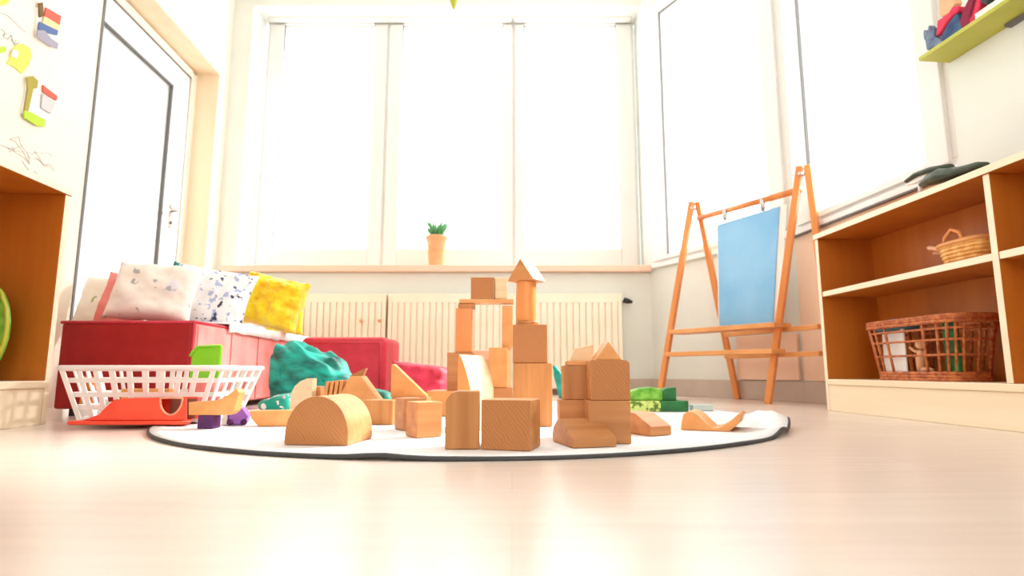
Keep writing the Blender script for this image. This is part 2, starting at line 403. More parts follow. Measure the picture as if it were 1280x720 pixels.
# door leaf inside the niche
DP = LC + nl*niche_n
def onD(px,py): return Tl.inverted() @ atPlane(px,py,DP,nl)
door = bpy.data.objects.new('door_1', None); COL.objects.link(door); door['kind']='structure'; door.matrix_world = Tl
dx1 = onD(226,240).x; dx0 = xn0+.03; dz1 = onD(233,93).z
gx1 = onD(205,240).x; gx0 = dx0+.12; dg1 = onD(217,107).z; dg0=.25
b = BM(); y0,y1 = niche_n, niche_n+.045
box(b,dx0,gx0,y0,y1,.01,dz1); box(b,gx1,dx1,y0,y1,.01,dz1); box(b,gx0,gx1,y0,y1,.01,dg0); box(b,gx0,gx1,y0,y1,dg1,dz1)
obj('door_leaf', b, M['white'], door, bevel=.003)
b = BM(); box(b,gx0,gx1,y0+.02,y0+.026,dg0,dg1)
mg = noisy('frosted_bright_glass',(.93,.96,.95),(.95,.97,.97),scale=2,rough=.25)
bb = mg.node_tree.nodes['Principled BSDF']; bb.inputs['Transmission Weight'].default_value = .25
obj('glass_pane', b, mg, door)
b = BM(); w=.014
box(b,gx0,gx0+w,y0-.004,y0+.019,dg0,dg1); box(b,gx1-w,gx1,y0-.004,y0+.019,dg0,dg1); box(b,gx0,gx1,y0-.004,y0+.019,dg1-w,dg1)
obj('gasket', b, M['gasket'], door)
b = BM(); e=.012
box(b,dx0-e,dx1+e,y0-.002,y0+.03,dz1+.001,dz1+e); box(b,dx1+.001,dx1+e,y0+.004,y0+.03,0.01,dz1); obj('door_seal', b, M['gasket'], door)
b = BM(); box(b,dx1+.012,xn1-.012,y0-.01,y0+.05,0,dz1+.06); box(b,dx0-.02,dx1+.012,y0-.01,y0+.05,dz1+.013,dz1+.07); obj('door_frame', b, M['cream'], door)
hp = onD(213,264)
b = BM(); box(b,hp.x-.02,hp.x+.02,y0-.008,y0,hp.z-.13,hp.z+.06); hr = obj('door_handle', b, M['metal'], door, bevel=.003)
b = BM(); tube(b,[(hp.x,y0-.008,hp.z),(hp.x,y0-.05,hp.z),(hp.x-.02,y0-.058,hp.z),(hp.x-.12,y0-.058,hp.z)],.010); obj('lever', b, M['metal'], hr, smooth=True)
b = BM(); tube(b,[(hp.x,y0-.008,hp.z-.09),(hp.x,y0-.02,hp.z-.09)],.012); obj('keyhole', b, M['gasket'], hr, smooth=True)

# ---------------- radiator covers
rz1 = atY(560,368,BY-.1).z
def radiator(px0, px1, label, knobs):
    x0 = atY(px0,420,BY-.14).x; x1 = atY(px1,420,BY-.14).x; w = x1-x0
    t = thing('radiator_cover', label, 'radiator', (x0, BY-.14, 0), 0, 'slatted covers under the back window')
    b = BM(); box(b,0,w,.012,.13,.08,rz1-.002); box(b,0,.03,.0,.012,.03,rz1); box(b,w-.03,w,0,.012,.03,rz1); box(b,0.03,w-.03,0,.012,.05,.11); box(b,.03,w-.03,0,.012,rz1-.07,rz1)
    box(b,.02,.07,.02,.1,0,.08); box(b,w-.07,w-.02,.02,.1,0,.08)
    obj('cover_body', b, M['rad'], t, bevel=.002)
    b = BM(); n = int((w-.06)/.048); st = (w-.06)/n
    for i in range(n): box(b, .03+st*i+.006, .03+st*(i+1)-.006, -.002,.012,.11,rz1-.07)
    obj('slat_panel', b, M['rad'], t, bevel=.002)
    for kx in knobs:
        q = atY(kx,401,BY-.14); b = BM(); tube(b,[(q.x-x0,-.002,q.z),(q.x-x0,-.02,q.z)],[.009,.014],12); obj('knob', b, M['terra'], t, smooth=True)
    return t
radiator(366,481,'left cream slatted radiator cover half hidden by yellow cushion and red seat cube',[452,475])
radiator(484,645,'middle cream slatted radiator cover behind the tall wooden block towers',[])
radiator(647,778,'right cream slatted radiator cover, next to the grey wall corner under the valve',[])
# valve
v = atY(781,376,BY-.03)
t = thing('radiator_valve','dark thermostat valve on the wall right of the cream slatted cover','valve',(v.x,BY,v.z))
b = BM(); tube(b,[(0,0,0),(0,-.05,0)],.014,12); obj('valve_stem',b,M['metal'],t,smooth=True)
b = BM(); tube(b,[(-.012,-.05,.004),(.02,-.06,-.006),(.055,-.06,-.014)],[.022,.022,.010],12); obj('valve_head',b,M['black'],t,smooth=True)

# ---------------- plant on sill
p = atY(545,331,BY+.04)
t = thing('potted_plant','small grassy green plant in a terracotta pot on the wooden back window sill','plant',(p.x,BY+.05,sill_z))
s = .30/44.0*1.0
b = BM(); lathe(b,[(0,0),(.050,0),(.060,.015),(.066,.07),(.078,.20),(.086,.235),(.092,.24),(.092,.262),(.082,.264),(.078,.245),(0,.243)],28)
obj('pot',b,M['terra'],t,smooth=True)
b = BM(); lathe(b,[(0,.248),(.078,.246)],20); obj('soil',b,M['soil'],t)
b = BM()
for i in range(80):
    a = random.uniform(0,2*PI); r0 = random.uniform(0,.05); h = random.uniform(.08,.16); l = random.uniform(.01,.09); w=.0065
    p0 = Vector((r0*math.cos(a),r0*math.sin(a),.245)); p1 = p0+Vector((l*.4*math.cos(a),l*.4*math.sin(a),h*.6)); p2 = p0+Vector((l*math.cos(a),l*math.sin(a),h))
    tube(b,[p0,p1,p2],[w,w*1.1,.001],5)
obj('leaves',b,M['leaf'],t,smooth=True)
b = BM()
for (dx,h) in ((-.10,.23),(-.03,.16),(.06,.19),(.03,.21)):
    tube(b,[(dx*.2,0,.245),(dx*.5,0,.245+h*.5),(dx,.01,.245+h)],[.002,.002,.002],5); tube(b,[(dx*.82,.008,.245+h*.8),(dx*.92,.01,.245+h*.9),(dx*1.03,.01,.245+h*1.05)],[.003,.007,.002],6)
obj('flower_spike',b,M['leafp'],t,smooth=True)

# ---------------- wall papers / crafts on the left wall
def on_wall_poly(pts, off, th):
    q = [onL(*p) for p in pts]; return [(v.x, v.z) for v in q], -off, -off-th
def craft(name, label, cat, pieces, group=None):
    c0 = onL(*pieces[0][2][0]); loc = Tl @ Vector((c0.x,0,c0.z))
    t = thing(name, label, cat, loc, math.atan2(uul.y,uul.x), group)
    for i,(pn, m, pts, off) in enumerate(pieces):
        b = BM(); poly,d0,d1 = on_wall_poly(pts,off,.007); poly = [(x-c0.x,z-c0.z) for x,z in poly]
        prism(b, poly, d0, d1); obj(pn, b, M[m], t, bevel=.0015)
    return t
craft('paper_craft','upper paper cut-out with red, yellow and blue bands hanging on the cream wall','craft',[
 ('backing','paper',[(44,10),(52,6),(73,20),(71,34),(69,60),(62,60),(44,48)],0.0),
 ('hook','brownp',[(45,4),(50,3),(51,20),(46,22)],.008),
 ('red_band','redp',[(54,9),(73,20),(71,32),(52,20)],.008),
 ('yellow_band','yelp',[(52,20),(71,31),(69,38),(50,29)],.008),
 ('blue_band','bluep',[(46,27),(69,38),(68,44),(58,42),(44,36)],.009),
 ('grey_band','greyp',[(43,37),(52,38),(60,48),(69,54),(68,61),(61,59),(42,47)],.010)])
craft('paper_craft','lower paper cut-out, white with olive edge and bright green foot, on the cream wall','craft',[
 ('backing','paper',[(32,98),(44,102),(68,118),(66,140),(56,158),(26,142)],0.0),
 ('olive_edge','olivep',[(30,97),(38,95),(44,101),(43,110),(38,111),(32,138),(26,143),(31,112)],.008),
 ('green_foot','ygreen',[(26,138),(34,140),(53,150),(51,159),(42,157),(26,147)],.010),
 ('red_patch','redp',[(50,106),(68,120),(67,126),(50,115)],.009),
 ('grey_patch','lgrey',[(49,117),(66,128),(60,142),(48,135)],.009)])
craft('paper_flower','round yellow paper flower on the cream wall between two cut-outs','craft',[
 ('petals','yel',[(18,57),(28,55),(36,60),(38,70),(34,82),(26,92),(17,84),(8,80),(12,70)],0.0),
 ('centre','paper',[(13,62),(18,62),(20,68),(16,73),(11,70)],.008)])
craft('paper_leaf','small yellow-green paper leaf at the top left edge of the cream wall','craft',[
 ('leaf_blade','yel',[(-8,-4),(9,-3),(10,3),(2,7),(-8,5)],0.0),('leaf_tip','ygreen',[(-6,60),(5,58),(6,64),(-5,68)],0.0)])
def sketch(label, sheet, lines, r=.0016):
    c0 = onL(*sheet[0]); loc = Tl @ Vector((c0.x,0,c0.z))
    t = thing('pencil_drawing', label, 'drawing', loc, math.atan2(uul.y,uul.x), 'pencil drawings on the cream wall')
    b = BM(); poly = [(onL(*p).x-c0.x,onL(*p).z-c0.z) for p in sheet]; prism(b, poly, 0,-.002); obj('paper_sheet', b, M['cream'], t)
    b = BM()
    for ln in lines: tube(b, [Vector((onL(*p).x-c0.x,-.003,onL(*p).z-c0.z)) for p in ln], r, 5)
    obj('pencil_lines', b, M['pencil'], t)
sketch('pencil drawing above the yellow paper flower, a long stroke and scribbles',[(-10,0),(34,24),(31,58),(-10,42)],
 [[(-4,15),(8,19),(18,28),(30,40)],[(0,36),(5,40),(4,46),(9,49),(13,44),(16,54),(20,50)],[(13,49),(18,56),(24,52)],[(2,44),(8,42)]])
rng = random.Random(3)
ls=[]
for k in range(9):
    x=rng.uniform(-6,50); y=168+x*.5+rng.uniform(0,22); ln=[(x,y)]
    for j in range(5): x+=rng.uniform(1,7); y+=rng.uniform(-4,8); ln.append((x,y))
    ls.append(ln)
ls.append([(-4,180),(12,186),(30,198),(36,205),(34,192)])
sketch('faint pencil drawing just above the left wooden shelf unit on the cream wall',[(-10,150),(66,190),(72,232),(-10,196)], ls, .0011)

# ---------------- shelf units
def shelf_unit(label, P, u, inward, length, height, depth, plinth_h, dividers, shelves, flip):
    """P front corner at the far end, u along the front towards the camera, inward = +y local goes into the unit"""
    ux = u.normalized(); ny = Vector(inward).normalized()
    t = thing('shelf_unit', label, 'shelf unit', (P[0],P[1],0))
    T = Matrix(((ux.x,ny.x,0,0),(ux.y,ny.y,0,0),(0,0,1,0),(0,0,0,1)))
    th=.026
    def part(nm, *bx):
        b = BM(); fs = box(b,*bx,T=T)
        b.normal_update(); c = sum((v.co for v in b.verts), Vector())/8
        for f in fs:
            nn = f.normal.copy()
            if nn.dot(f.calc_center_median()-c)<0: nn=-nn
            if nn.dot(-ny)>.9: f.material_index = 1
        return obj(nm, b, [M['cab'],M['cab_edge']], t, bevel=.003)
    part('top_board', -.004,length,-.006,depth,height-th,height)
    part('side_panel', 0,th,0,depth,0,height-th)
    part('side_panel', length-th,length,0,depth,0,height-th)
    b = BM(); box(b, th,length-th,depth-.012,depth,plinth_h,height-th,T=T); obj('back_panel', b, M['cab'], t)
    b = BM(); box(b, th,length-th,.0,depth-.012,0,plinth_h-th,T=T); obj('plinth', b, M['cab_edge'], t, bevel=.003)
    b = BM(); box(b, th,length-th,-.008,depth-.012,plinth_h-th,plinth_h,T=T); o=obj('bottom_board', b, [M['cab_edge'],M['cab_edge']], t, bevel=.004)
    for d in dividers: part('divider', d,d+th,.002,depth-.012,plinth_h,height-th)
    xs = [th]+[q for d in dividers for q in (d,d+th)]+[length-th]
    for i in range(0,len(xs),2):
        for z in shelves: part('shelf_board', xs[i],xs[i+1],.004,depth-.012,z-th,z)
    return t, T
SR = atZ(1034,513,0); ur = Vector((.058,-1,0)).normalized(); inr = Vector((1,.058,0)).normalized()
SRn = Vector((-inr.x,-inr.y,0))
def onR(px,py,off=0): return atPlane(px,py,SR+inr*off,inr)
rtop = onR(1020,293).z; rmid = onR(1030,364).z; rpl = onR(1040,474).z
ddv = (onR(1229,240)-SR).dot(ur)
shR, TR = shelf_unit('long low wooden shelf unit on the right, open front, holding two baskets', SR, ur, inr, 2.1, rtop, .29, rpl, [ddv], [rmid], False)
SL = atZ(57,530,0); inl = Vector((-1,-.058,0)).normalized()
def onS(px,py,off=0): return atPlane(px,py,SL+inl*off,inl)
ltop = onS(82,234).z; lpl = onS(50,476).z
shL, TL2 = shelf_unit('wooden shelf unit at the left edge, only its end panel and pale plinth in view', SL, ur, inl, 1.5, ltop, .33, lpl, [.9], [], True)

# green disc toy in left unit
q = atY(-6,392,SL.y-.10)
t = thing('toy_disc','round green toy disc with lime rim standing in the left shelf unit','toy',(atY(14,392,SL.y-.14).x-.116,SL.y-.14,lpl+.001))
zc=.175; b = BM()
def disc(b, r, d0, d1, zc, n=40, sq=.62): prism(b,[(r*sq*math.cos(2*PI*i/n), zc+r*math.sin(2*PI*i/n)) for i in range(n)], d0, d1)
disc(b,.170,0,.02,zc); obj('disc_face', b, M['dgreen' if 0 else 'green'], t, bevel=.004)
b = BM(); tube(b,[(.172*.62*math.cos(2*PI*i/40),.0,zc+.168*math.sin(2*PI*i/40)) for i in range(40)],.007,8,close=True); obj('rim', b, M['limeshelf'], t, smooth=True)
q0 = onS(4,392)

# ---------------- baskets in right unit
def ringpts(hx,hy,z,n=40,e=.45):
    out=[]
    for i in range(n):
        a=2*PI*i/n; c,s=math.cos(a),math.sin(a)
        out.append((hx*math.copysign(abs(c)**e,c), hy*math.copysign(abs(s)**e,s), z))
    return out
rotR = math.atan2(ur.y,ur.x)
bc0 = onR(1082,472,.05); bc1 = onR(1200,474,.05)
ctr = (bc0+bc1)/2; hx = (bc1-bc0).length/2
ctr = SR + ur*((ctr-SR).dot(ur)) + inr*.15
wb = thing('wicker_basket','brown open wicker basket on the lower right shelf, filled with cloths','basket',(ctr.x,ctr.y,rpl),rotR)
hh = onR(1140,400,.05).z-rpl
b = BM()
for i,z in enumerate([.006,.018,.03]): tube(b, ringpts(hx*.86,.085,z), .008,6,close=True)
box(b,-hx*.8,hx*.8,-.075,.075,.0,.008)
obj('base',b,M['wicker'],wb,smooth=True)
b = BM()
for z in (hh-.016,hh-.004,hh+.004): tube(b, ringpts(hx*1.02,.105,z), .008,6,close=True)
obj('rim',b,M['wicker'],wb,smooth=True)
b = BM()
for k in (.33,.6,.8): tube(b, ringpts(hx*(.86+.16*k),.085+.02*k,.03+(hh-.03)*k), .005,6,close=True)
A = ringpts(hx*.86,.085,.02,22); B = ringpts(hx*1.01,.104,hh-.01,22)
for p0,p1 in zip(A,B): tube(b,[p0,p1],.0055,6)
obj('weave',b,M['wicker'],wb,smooth=True)
b = BM(); tube(b,[(-hx*.99,-.03,hh),(-hx*1.14,-.03,hh-.02),(-hx*1.14,.03,hh-.02),(-hx*.99,.03,hh)],.010,8); obj('handle',b,M['wicker_l'],wb,smooth=True)
def blob(name,label,cat,m,loc,rz,sx,sy,sz,amp,seed,sub=4,parent=None,scale=9):
    b = BM(); bmesh.ops.create_icosphere(b, subdivisions=sub, radius=1)
    for v in b.verts:
        n_ = noise.noise(Vector((v.co.x*scale*sx+seed,v.co.y*scale*sy,v.co.z*scale*sz))*1.6)
        v.co = Vector((v.co.x*sx,v.co.y*sy,v.co.z*sz))*(1+amp*n_)
        v.co.z = max(v.co.z,-sz*.6)+sz*.6
    o = obj(name,b,m,parent,loc,rz,smooth=True)
    if label: tag(o,label,cat)
    return o
# things in the basket (local frame helper)
def inb(x,y,z): 
    v = Matrix.Rotation(rotR,4,'Z') @ Vector((x,y,z)); return (ctr.x+v.x, ctr.y+v.y, rpl+z)
# unit's ur runs to camera: local +x = toward camera = right in photo; room side is local -y? check sign
sgn = 1 if (Matrix.Rotation(rotR,4,'Z') @ Vector((0,1,0))).dot(inr) > 0 else -1
b = BM(); box(b,-.065,.065,-.004,.004,0,hh*.74)
o = obj('cloth',b,M['wcloth'],None,inb(-hx*.40,-sgn*.068,.035),rotR,bevel=.003); tag(o,'flat white cloth showing through the left side of the brown wicker basket','cloth')
o = blob('cloth','crumpled grey-blue cloth heaped over the left rim of the brown wicker basket','cloth',M['slate'],inb(-hx*.48,-sgn*.03,hh-.034),rotR,.085,.075,.034,.25,2)
b = BM(); box(b,-.03,.03,-.010,.010,0,hh*.9); o = obj('cloth',b,M['dgreen'],None,inb(hx*.74,-sgn*.060,.035),rotR,bevel=.006); tag(o,'dark green rolled cloth at the right end of the brown wicker basket','cloth')
o = blob('cloth','small bright green cloth tip poking out at the left handle of the wicker basket','cloth',M['lime'],inb(-hx*.93,-sgn*.0,hh+.004),rotR,.024,.02,.012,.2,6,3)
dl = thing('doll','small peach felt doll inside the brown wicker basket, beside the white cloth','doll',inb(hx*.08,-sgn*.055,.035),rotR)
b = BM(); tube(b,[(-.005,0,.0),(.002,0,.05),(.012,0,.085)],[.012,.018,.014],10); obj('body',b,M['skin'],dl,smooth=True)
b = BM(); bmesh.ops.create_uvsphere(b,u_segments=16,v_segments=10,radius=.02); bmesh.ops.translate(b,verts=b.verts,vec=(.01,0,.11)); obj('head',b,M['skin'],dl,smooth=True)
b = BM(); tube(b,[(0,0,.008),(.035,0,.012),(.06,0,.006)],[.010,.009,.008],8); obj('leg',b,M['skin'],dl,smooth=True)
b = BM(); tube(b,[(.008,0,.075),(-.03,0,.085),(-.05,0,.10)],[.007,.006,.006],8); obj('arm',b,M['skin'],dl,smooth=True)
# golden basket, middle shelf
g0 = onR(1168,324,.06); g1 = onR(1232,312,.06); s0=(g0-SR).dot(ur); s1=min((g1-SR).dot(ur), ddv-.02)
gc = SR+ur*((s0+s1)/2-.005)+inr*.14; ghx=(s1-s0)/2
gb = thing('wicker_basket','small golden wicker basket with a loop handle on the middle right shelf','basket',(gc.x,gc.y,rmid),rotR)
gh = .075
b = BM()
for i in range(6): 
    k=i/5; tube(b, ringpts(ghx*(.82+.15*k),.07+.015*k,.006+(gh-.006)*k,36,.6), .009,6,close=True)
box(b,-ghx*.7,ghx*.7,-.06,.06,0,.006)
obj('basket_wall',b,M['wicker_l'],gb,smooth=True)
b = BM(); tube(b, ringpts(ghx*1.0,.09,gh+.006,36,.6), .009,6,close=True); obj('rim',b,M['easel_h'],gb,smooth=True)
b = BM(); tube(b,[(-ghx*.45+.0,-sgn*.085,gh),(-ghx*.40,-sgn*.085,gh+.03),(-ghx*.1,-sgn*.085,gh+.055),(ghx*.2,-sgn*.085,gh+.04),(ghx*.35,-sgn*.085,gh)],.007,8); 
obj('handle',b,M['easel'],gb,smooth=True)
b = BM(); tube(b,[(-ghx*.95,-sgn*.04,gh),(-ghx*1.25,-sgn*.045,gh+.012),(-ghx*1.5,-sgn*.045,gh+.022),(-ghx*1.45,-sgn*.03,gh+.0),(-ghx*1.1,-sgn*.03,gh-.006)],.009,8); obj('side_loop',b,M['skin'],gb,smooth=True)

# dark green toy on top of right unit
tip = onR(1233,196,.03); s1=(tip-SR).dot(ur); s0=(onR(1135,220,.04)-SR).dot(ur)
gt = thing('toy_crocodile','slender dark green toy with an open forked end lying on top of right shelf unit','toy',(SR+ur*s0+inr*.03)[:2]+(rtop,),rotR)
Ld = s1-s0
b = BM(); tube(b,[(Ld,0,.016),(Ld*.9,0,.022),(Ld*.7,0,.028),(Ld*.5,0,.042),(Ld*.35,0,.044),(Ld*.2,0,.040)],[.010,.020,.024,.036,.030,.010],12,flat=.8); obj('body',b,M['olive'],gt,smooth=True)
b = BM(); tube(b,[(Ld*.6,0,.060),(Ld*.35,0,.082),(Ld*.15,0,.088),(0,0,.078)],[.016,.016,.014,.010],10,flat=.7); obj('upper_jaw',b,M['olive'],gt,smooth=True)
b = BM(); tube(b,[(Ld*.35,-sgn*.005,.058),(Ld*.15,-sgn*.005,.056),(.01,-sgn*.005,.060)],[.012,.011,.006],10,flat=.6); tube(b,[(Ld*.2,0,.052),(Ld*.17,0,.0)],[.009,.006],8); obj('lower_jaw',b,M['wcloth'],gt,smooth=True)

# ---------------- lime wall shelf and toys on right wall
q0 = atPlane(1187,79,KN,n2); qz = q0.z
P0 = atPlane(1187,79,KN,n2)
ls = thing('wall_shelf','lime green wall shelf high on the right mint wall, carrying colourful toys','shelf',(P0.x,P0.y,qz),math.atan2(uu2.y,uu2.x))
dw = (atZ(1160,69,qz)-P0).dot(-n2)
b = BM(); box(b,-.0,1.3,-dw,0,0,.018); obj('shelf_board',b,M['limeshelf'],ls,bevel=.003)
b = BM(); box(b,.28,.40,-.03,-.002,-.012,0); obj('bracket',b,M['gasket'],ls)
b = BM(); box(b,0,1.3,-.012,0,.018,.10); obj('back_lip',b,M['limeshelf'],ls,bevel=.003)
Ts = Matrix.Translation(Vector((P0.x,P0.y,0))) @ Matrix.Rotation(math.atan2(uu2.y,uu2.x),4,'Z')
def stoy(label, body, head, m_body, m_head, mm=None):
    """little felt figures; body/head outlines traced on the shelf's front plane, given real thickness"""
    off = -dw+.035
    Pp = Ts @ Vector((0,off,0))
    def lp(px,py): return Ts.inverted() @ atPlane(px,py,Pp,n2)
    pts=[lp(*p) for p in body]; x0=sum(p.x for p in pts)/len(pts)
    zb = qz+.018
    loc = Ts @ Vector((x0,off,zb)); t = thing('felt_figure', label, 'toy', loc, math.atan2(uu2.y,uu2.x), 'felt figures on the lime shelf')
    zmin=min(p.z for p in pts)
    b = BM(); prism(b,[(p.x-x0,max(p.z-zmin,0)) for p in pts],-.018,.018); obj('body',b,M[m_body],t,bevel=.006)
    if head:
        hp=[lp(*p) for p in head]; b = BM(); prism(b,[(p.x-x0,p.z-zmin) for p in hp],-.022,.012); obj('head',b,M[m_head],t,bevel=.006)
stoy('grey-blue felt figure at the far end of the lime shelf, by the window',[(1162,60),(1160,46),(1171,42),(1180,46),(1184,51)],[(1159,38),(1160,34),(1164,38),(1166,28),(1170,36),(1173,31),(1173,41),(1170,47),(1160,47)],'gblue','gblue')
stoy('navy and teal felt figure with red arm on the lime shelf, second from the window',[(1182,51),(1180,42),(1190,24),(1200,12),(1205,20),(1210,33)],[(1175,42),(1177,22),(1190,14),(1196,4),(1204,4),(1204,10),(1196,16),(1188,26),(1180,38)],'navy','redf')
stoy('peach and crimson felt figure third from the window on the lime shelf',[(1206,35),(1203,24),(1208,8),(1215,-6),(1228,-8),(1222,14),(1214,30)],[(1179,14),(1178,-8),(1196,-14),(1200,0),(1192,12),(1182,18)],'maroon','skin')
stoy('pink-red felt figure nearest the camera on the lime shelf',[(1216,27),(1214,10),(1222,-10),(1232,-12),(1228,6),(1221,22)],[(1231,-2),(1232,-12),(1244,-12),(1240,0)],'redf','black')
def wrapbook():
    off=-dw+.03; Pp = Ts @ Vector((0,off,0))
    a = Ts.inverted() @ atPlane(1224,20,Pp,n2)
    loc = Ts @ Vector((a.x,off,qz+.018)); t=tag(obj('picture_book',(lambda b:(box(b,0,.22,-.02,.004,0,.028),b)[1])(BM()),M['paper'],None,loc,math.atan2(uu2.y,uu2.x),bevel=.003),'white picture book lying flat at the near part of the lime shelf','book')
wrapbook()

# ---------------- easel
ea = thing('easel','orange wooden double-sided children easel holding a sheet of blue paper, by the window','easel',(0,0,0))
LA = atY(867,256,4.0); RA = atY(1003,212,3.26)
LF = atZ(824,496,0); LF = Vector((LF.x*3.95/LF.y,3.95,0)) if LF.y>4.2 else LF
RF = atZ(960,505,0)
LFr = atY(922,497,3.93); LFr.z=0; RFr = Vector((1.745,3.16,0))
def leg(p0,p1,name='leg',r=.026):
    b = BM(); d=(Vector(p1)-Vector(p0)); tube(b,[p0,p1],r,4); return obj(name,b,M['easel'],ea,bevel=.005)
for top,f,rr in ((LA,LF,LFr),(RA,RF,RFr)):
    ax=(f-rr).normalized()
    leg(f+Vector((0,0,.0)), top+ax*.012+Vector((0,0,.02))); leg(rr, top-ax*.03+Vector((0,0,.02)))
for top in (LA,RA): 
    b = BM(); tube(b,[top+Vector((-.03,-.02,-.03)),top+Vector((.05,.02,-.03))],.011,10)
    obj('hinge_bolt',b,M['metal'],ea,smooth=True)
r0 = atY(873,273,3.99); r1 = atY(1001,237,3.27)
b = BM(); tube(b,[r0,r1],.019,10); obj('top_rail',b,M['easel'],ea,smooth=True)
def lerp(a,b,t): return a+(b-a)*t
# paper hangs in the plane between rails
pt0 = lerp(r0,r1,0); 
dirr=(r1-r0)
def on_easel(px,py,off=0):
    n_=Vector((-dirr.y,dirr.x,0)).normalized(); return atPlane(px,py,r0+n_*off,n_)
pa=[on_easel(897,281),on_easel(974,258),on_easel(966,404),on_easel(899,407)]
nn=Vector((-dirr.y,dirr.x,0)).normalized()
b = BM(); 
A=[b.verts.new(v) for v in pa]; B_=[b.verts.new(v+nn*.004) for v in pa]
b.faces.new(A); b.faces.new(B_[::-1])
for i in range(4): b.faces.new((A[i],A[(i+1)%4],B_[(i+1)%4],B_[i]))
pap = obj('paper_sheet',b,M['blue'],None,bevel=.001); tag(pap,'sky blue sheet of paper clipped to the wooden easel','paper')
# white backing margin at right edge of the paper
pb=[on_easel(896,283,.006),on_easel(983,255,.006),on_easel(975,404,.006),on_easel(898,408,.006)]
b = BM(); A=[b.verts.new(v) for v in pb]; B_=[b.verts.new(v+nn*.004) for v in pb]
b.faces.new(A); b.faces.new(B_[::-1])
for i in range(4): b.faces.new((A[i],A[(i+1)%4],B_[(i+1)%4],B_[i]))
obj('white_board',b,M['paper'],ea)
for px,py in ((906,270),(953,258)):
    c = on_easel(px,py,-.02); b = BM(); tube(b,[c+Vector((0,0,.05)),c+Vector((0,-.006,.02)),c+Vector((0,0,-.03))],[.012,.016,.012],8,flat=.5)
    tube(b,[c+Vector((-.02,-.02,-.01)),c+Vector((.02,.01,-.01))],.005,8); obj('clip',b,M['metal'],ea,smooth=True)
def tray(pxa,pya,pxb,pyb,name,w=.13,th=.028,side=-1,ta=0,tb=0,Ya=None,Yb=None):
    a=atY(pxa,pya,Ya); c=atY(pxb,pyb,Yb); z=(a.z+c.z)/2; a.z=c.z=z
    d=(c-a).normalized(); n_=Vector((-d.y,d.x,0))*side
    b = BM(); P=[a,c,c+n_*w,a+n_*w]
    A=[b.verts.new(v) for v in P]; B_=[b.verts.new(v+Vector((0,0,th))) for v in P]
    b.faces.new(A); b.faces.new(B_[::-1])
    for i in range(4): b.faces.new((A[i],A[(i+1)%4],B_[(i+1)%4],B_[i]))
    return obj(name,b,M['easel_h'],ea,bevel=.004)
tray(835,420,968,406,'paint_tray',Ya=3.93,Yb=3.26,side=1,w=.16)
tray(831,448,965,439,'lower_shelf',Ya=3.93,Yb=3.26,side=1,w=.13)
tray(905,420,1022,413,'paint_tray',Ya=3.88,Yb=3.14,side=1,w=.03)
tray(905,447,1024,447,'lower_shelf',Ya=3.88,Yb=3.14,side=1,w=.03)
# wooden box front under the bay window, behind the easel
b = BM(); w0=onP(925,440,CR,T1,n1).x; zb=.13
box(b,max(w0,.3),l1-.02,-.03,-.002,.13,onP(940,420,CR,T1,n1).z); 
o = struct('trim_10', b, M['peach'], bevel=.003); o.matrix_world=T1

# ---------------- rug
RCX, RCY, RR = -.135, 2.40, 1.135
RT = .008
bm = BM(); rings=[]; nr,na=26,160
fold = atY(948,530,2.42)
def rugz(x,y):
    r = math.hypot(x-RCX,y-RCY)/RR
    z = .0
    z += .048*math.exp(-((x-.875)/.07)**2-((y-2.04)/.15)**2)
    z += .016*math.exp(-((x-.80)/.07)**2-((y-1.74)/.07)**2)
    z += .006*math.exp(-((x+.28)/.06)**2-((y-1.30)/.12)**2)
    return z
def rug_pt(i,j):
    r=RR*i/nr; a=2*PI*j/na; x=RCX+r*math.cos(a); y=RCY+r*math.sin(a)
    return x,y
top=[[None]*na for _ in range(nr+1)]
c=bm.verts.new((RCX,RCY,RT))
for i in range(1,nr+1):
    for j in range(na):
        x,y=rug_pt(i,j); w=(max(0,(i/nr-.93))/.07); top[i][j]=bm.verts.new((x,y,RT+rugz(x,y)+.0035*w*(.5+.5*noise.noise(Vector((x*5,y*5,0)))) ))
for j in range(na): bm.faces.new((c,top[1][j],top[1][(j+1)%na]))
for i in range(1,nr):
    for j in range(na): bm.faces.new((top[i][j],top[i+1][j],top[i+1][(j+1)%na],top[i][(j+1)%na]))
bot=[bm.verts.new((top[nr][j].co.x,top[nr][j].co.y,top[nr][j].co.z-.006)) for j in range(na)]
for j in range(na): bm.faces.new((top[nr][j],bot[j],bot[(j+1)%na],top[nr][(j+1)%na]))
cb=bm.verts.new((RCX,RCY,.002))
for j in range(na): bm.faces.new((cb,bot[(j+1)%na],bot[j]))
epts=[(v.co.x+ (v.co.x-RCX)*.002, v.co.y+(v.co.y-RCY)*.002, v.co.z+.001) for v in bot]
rug = thing('rug','large round white rug with thin dark grey edge under the wooden blocks','rug',(0,0,0))
obj('rug_top',bm,M['rug'],rug,smooth=True)
b = BM(); tube(b,epts,.0055,8,close=True); obj('edge_binding',b,M['dark'],rug,smooth=True)
RZ = RT+.001

